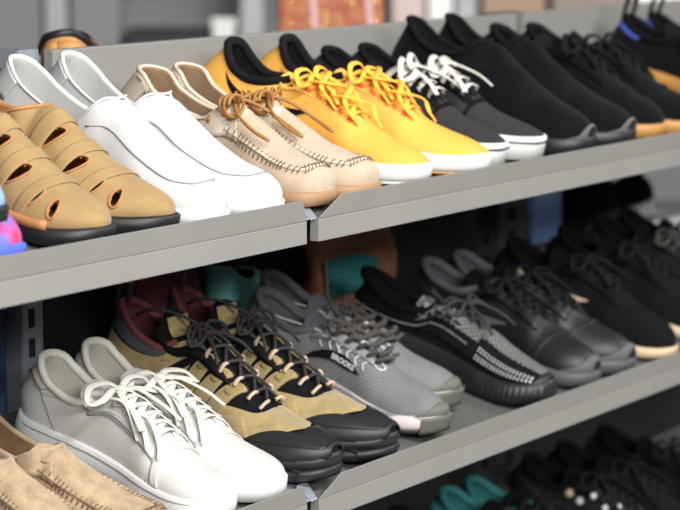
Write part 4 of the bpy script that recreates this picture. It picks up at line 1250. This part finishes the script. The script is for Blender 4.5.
# ------------------------------------------------------------------ right end of the middle shelf and the far side
laced_black('black sneaker behind the cream soled shoes, middle shelf', 'black shoes heaped at the right', up=BLKLEA, sole=BLK_RUB, side=1, seed=12, lacew=(.003, .002), lace=mat('grey_lace', (.05, .048, .04), .7)).place(1.20, .02, 1, M2)
laced_black('black sneaker with grey toe seen through the right edge, middle shelf', 'black shoes heaped at the right', up=BLKFAB, sole=SOLEGREY, side=-1, seed=13).place(1.31, .02, 1, M2)


def far_shoe(fn, X, Y, Z, yaw, *a, **k):
    """a shoe standing heel towards us on the far side shelf"""
    s = fn(*a, **k)
    s.root.matrix_world = Matrix.Translation((X, Y, Z)) @ Matrix.Rotation(-TILT, 4, 'X') @ Matrix.Rotation(rad(yaw), 4, 'Z')
    return s


FARZ = lambda y: LIP_Z - .004 + (.83 - y - LIP_Y) * math.tan(TILT) + .001
Y0 = .505
far_shoe(laced_black, .16, Y0, FARZ(Y0) + .014, -62, 'black and tan low boot standing behind the top of the back panel', None, up=ORTAN, sole=ORTAN, name='low_boot', cat='boot', colm=BLKLEA, lining=BLKLINE, bow=False, thick=[(0, .05), (1, .04)])
far_shoe(laced_black, 1.38, .50, M2 + FARZ(.50), 5, 'black shoe on the far side shelf behind the right end', 'far side black shoes', up=BLKLEA, sole=BLK_RUB, lace=W_LACE)
far_shoe(laced_black, 1.72, .50, M2 + FARZ(.50), -4, 'black shoe on the far side shelf, right hand one', 'far side black shoes', up=BLKFAB, sole=BLK_RUB)
far_shoe(laced_black, 1.86, .50, M2 + FARZ(.50), -4, 'dark shoe at the far right end of the far side shelf', 'far side black shoes', up=BLKSUEDE, sole=W_RUB)
kid = kid_shoe('teal and aqua high shoe lying behind the grey running shoes', 0, 0, AQUA, TEAL, L=.20, W=.085, name='teal_shoe', hs=1.8)
kid.root.matrix_world = Matrix.Translation((.318, .404, LEVEL2 + .0305)) @ Matrix.Rotation(rad(-90), 4, 'Z')

far_shoe(laced_black, -.09, Y0, FARZ(Y0) + .008, -40, 'black shoe with silver trim on the far side, left of the tan low boot', None, up=BLKLEA, sole=SILVER, bow=False, lace=SILVER)

# brown leather bag slumped behind the middle shelf
mb = MB()
rs = random.Random(4)
pts = []
for i in range(13):
    for j in range(9):
        a = 2 * PI * i / 12; h = j / 8
        rr = (.070 + .012 * math.sin(3 * a + 5 * h)) * (1 - .25 * h) * (1 if j < 8 else .55)
        pts.append((rr * 1.7 * math.cos(a), rr * .62 * math.sin(a), h * .15 + .008 * math.sin(2 * a)))
F = [(i * 9 + j, (i + 1) * 9 + j, (i + 1) * 9 + j + 1, i * 9 + j + 1) for i in range(12) for j in range(8)]
bag = empty('leather_bag', (.66, .41, LEVEL2 + .040)); tag(bag, 'slumped brown leather bag behind the grey running shoes', 'bag')
mb.add(pts, F); mb.add([pts[i * 9 + 8] for i in range(12)], [tuple(range(12))]); mb.add([pts[i * 9] for i in range(12)], [tuple(range(12))[::-1]])
mb.build('body', BROWNL, bag, weld=1e-4)
mb = MB(); mb.tube([(-.06, -.01, .14), (-.05, -.01, .19), (0, -.02, .21), (.05, -.01, .19), (.06, -.01, .14)], .006, .003, (0, 1, 0)); mb.build('handle', BROWNL, bag)
mb = MB(); mb.tube([(-.105, -.036, .075), (-.07, -.048, .08), (-.04, -.052, .078), (-.01, -.053, .07)], .004, .028, (0, 0, 1), 10); mb.build('teal_pocket', TEAL, bag)

pouch = empty('cloth_pouch', (.215, .41, LEVEL2 + .040)); tag(pouch, 'dark maroon cloth pouch behind the hiking shoes', 'bag')
mb = MB(); Q = [(x * .72, y * .8, z * .95) for x, y, z in pts]
mb.add(Q, F); mb.add([Q[i * 9 + 8] for i in range(12)], [tuple(range(12))]); mb.add([Q[i * 9] for i in range(12)], [tuple(range(12))[::-1]])
mb.build('body', MAROON, pouch, weld=1e-4)
mb = MB(); mb.tube([(-.05, 0, .125), (-.02, -.03, .128), (.03, -.03, .127), (.055, 0, .125), (.03, .03, .128), (-.02, .03, .127)], .004, .004, None, 8, 0, True); mb.build('drawstring', BLK_LACE, pouch)

# navy storage bin on the left
bin_ = empty('storage_bin', (-.30, .412, LEVEL2 + .031)); tag(bin_, 'dark navy plastic bin behind the white sneakers', 'bin')
mb = MB(); mb.box((0, 0, .115), (.36, .075, .23)); mb.build('body', M_NAVYPL, bin_, False, bevel=.012)
mb = MB(); mb.box((0, 0, .235), (.38, .09, .014)); mb.build('rim', M_NAVYPL, bin_, False, bevel=.004)

# ------------------------------------------------------------------ lowest shelf, in deep shade
M3 = LEVEL3
def plain(label, X, up, sole, side=1, d=.02, **k):
    return laced_black(label, k.pop('grp', 'dark shoes on the lowest shelf'), up=up, sole=sole, side=side, **k).place(X, d, 1, M3)


plain('teal running shoe on the lowest shelf, left one of its pair', .72, TEAL, TEAL, 1, grp='pair of teal shoes', colm=TEAL, lining=TEAL)
plain('teal running shoe on the lowest shelf, right one of its pair', .815, TEAL, TEAL, -1, grp='pair of teal shoes', colm=TEAL, lining=TEAL)
STUD = laced_black('black shoe studded with pale beads on the lowest shelf', None, up=BLKLEA, sole=BLK_RUB, side=1)
for (t, w, r_) in ((.30, .3, .007), (.36, .5, .006), (.42, .3, .005), (.40, -.3, .006), (.50, .4, .005), (.47, .7, .005), (.56, .2, .004)):
    mb = MB(); mb.ball(STUD.pt(t, w, .003), r_); mb.build('bead', CREAMB if t < .35 else W_RUB, STUD.root)
STUD.place(.97, .02, 1, M3)
plain('black shoe right of the beaded shoe on the lowest shelf', 1.10, BLKFAB, BLK_RUB, -1)
plain('black shoe at the right edge of the lowest shelf', 1.22, BLKSUEDE, BLK_RUB, 1)
plain('black shoe at the left of the lowest shelf below the hiking shoes', .60, BLKFAB, BLK_RUB, -1)

# ------------------------------------------------------------------ the shop beyond
M_RACK = mat('grey_rack_paint', (.36, .37, .38), .6)
M_BOXD = mat('dark_carton', (.05, .052, .058), .8)
M_BOXG = mat('grey_carton', (.36, .37, .38), .8)
M_BOXW = mat('white_carton', (.72, .72, .70), .7)
M_BOXB = mat('brown_carton', (.30, .20, .14), .8)
M_SEQ = mat('sequin_cloth', (.42, .06, .05), .35, col2=(.62, .27, .10), vscale=60)
M_SEQG = mat('gold_sequins', (.95, .75, .25), .15, metal=.8)
M_PINKR = mat('pink_ribbon', (.85, .55, .58), .6)
rk = empty('display_rack', (5.0, 3.2, FZ)); tag(rk, 'grey display rack blurred in the background', 'rack')
RH = 1.75
dirv = Vector((.537, -.8436, 0))          # the rack stands square to the view
perp = Vector((.8436, .537, 0))
Rr = Matrix(((dirv.x, perp.x, 0), (dirv.y, perp.y, 0), (0, 0, 1)))
rk.rotation_euler = Rr.to_euler()


def rbox(name, c, size, m, parent=rk, **k):
    mb = MB(); mb.box(c, size); return mb.build(name, m, parent, False, bevel=.004)


rbox('back', (0, .30, .9), (3.4, .02, 1.8), M_RACK)
for x in (-1.69, -.027, 1.69): rbox('side_post', (x, 0, .9), (.016, .6, 1.8), M_RACK)
for z in (.1, .5, .87, 1.06, 1.60): rbox('rack_shelf', (0, 0, z), (3.4, .6, .025), M_RACK)


def carton(label, x, z, size, m, y=-.1, grp=None):
    o = empty('carton', rk.matrix_world @ Vector((0, 0, 0)))
    o.location = Vector((5.0, 3.2, FZ)) + Rr @ Vector((x, y, z)); o.rotation_euler = rk.rotation_euler
    tag(o, label, 'box', grp)
    mb = MB(); mb.box((0, 0, size[2] / 2), size); mb.build('body', m, o, False, bevel=.006)
    mb = MB(); mb.box((0, 0, size[2] - .015), (size[0] + .008, size[1] + .008, .03)); mb.build('lid', m, o, False, bevel=.004)
    return o

CT = 1.0725     # top of the rack shelf the things stand on


def X_(px): return (px - 335) / 298.0


M_RACKD = mat('mid_grey_carton', (.20, .205, .215), .8)
M_BOXK = mat('black_carton', (.03, .03, .034), .8)
M_BOXP = mat('pinkish_carton', (.52, .42, .40), .8)
M_BOXT = mat('taupe_carton', (.22, .18, .16), .8)
for a, b, h, m, lab in [(-20, 40, .26, M_RACKD, 'dark grey carton at the left end of the background rack'), (44, 66, .26, M_BOXG, 'narrow grey carton near the left end of the background rack'),
                        (70, 118, .30, M_RACKD, 'dark grey carton left of the black carton in the background'),
                        (124, 205, .078, M_BOXK, 'low black carton on the blurred background rack'),
                        (212, 234, .12, M_BOXW, 'small pale carton right of the black carton in the background'), (240, 262, .26, M_BOXG, 'tall grey carton left of the sequin bag in the background'),
                        (392, 424, .26, M_BOXP, 'pinkish carton right of the sequin bag in the background'), (428, 452, .30, M_BOXW, 'white carton right of the pinkish carton in the background'),
                        (456, 476, .22, M_BOXG, 'grey carton right of the white carton in the background'),
                        (482, 545, .26, M_BOXB, 'brown carton above the second back panel in the background'), (552, 628, .25, M_BOXT, 'taupe carton near the right end of the background rack'),
                        (634, 700, .30, M_BOXW, 'white carton at the right end of the background rack')]:
    carton(lab, (X_(a) + X_(b)) / 2, CT + .001, ((b - a) / 298.0, .25, h), m, y=-.12)

# counter with the sequin gift bag, one aisle behind
ct = empty('display_counter', (2.076, 1.332, FZ)); ct.rotation_euler = rk.rotation_euler; tag(ct, 'grey display counter under the sequin bag', 'counter')
rbox('body', (0, 0, .53), (.70, .34, 1.06), M_RACK, ct); rbox('top', (0, 0, 1.075), (.74, .38, .03), M_RACK, ct)
sb = empty('sequin_bag', (1.97, 1.20, FZ + 1.0925)); sb.rotation_euler = rk.rotation_euler
sb.location = Vector((2.076, 1.332, FZ + 1.0925)) + Rr @ Vector((-.01, -.03, 0))
tag(sb, 'red and gold sequin bag with pink ribbon edges, blurred behind the yellow shoes', 'bag')
mb = MB(); mb.box((0, 0, .16), (.215, .09, .32)); mb.build('body', M_SEQ, sb, False, bevel=.008)
mb = MB(); rs = random.Random(11)
for i in range(60):
    x = rs.uniform(-.095, .095); z = rs.uniform(.02, .30)
    mb.ball((x, -.0465, z), (rs.uniform(.003, .007), .002, rs.uniform(.003, .007)), 0, 8, 4)
tag(mb.build('gold_sequins', M_SEQG, sb), kind='stuff')
for x in (-.025, .088):
    mb = MB(); mb.box((x, -.047, .16), (.012, .004, .32), 0, Matrix.Rotation(rad(-5), 3, 'Y')); mb.build('pink_ribbon', M_PINKR, sb, False, bevel=.001)
for y in (-.03, .03):
    mb = MB(); mb.tube([(-.05, y, .31), (-.045, y, .38), (0, y, .41), (.045, y, .38), (.05, y, .31)], .004, .004, None); mb.build('handle', M_PINKR, sb)
o = tag(empty('light_blue_box', (1.58, .62, M2 + .0)), 'pale blue box glimpsed beyond the dark upright', 'box'); o.location.z = M2 + FARZ(.62) + .012
mb = MB(); mb.box((0, 0, .085), (.10, .10, .17)); mb.build('body', LBLUE, o, False, bevel=.004)
mb = MB(); mb.box((0, 0, .168), (.106, .106, .02)); mb.build('lid', LBLUE, o, False, bevel=.003)
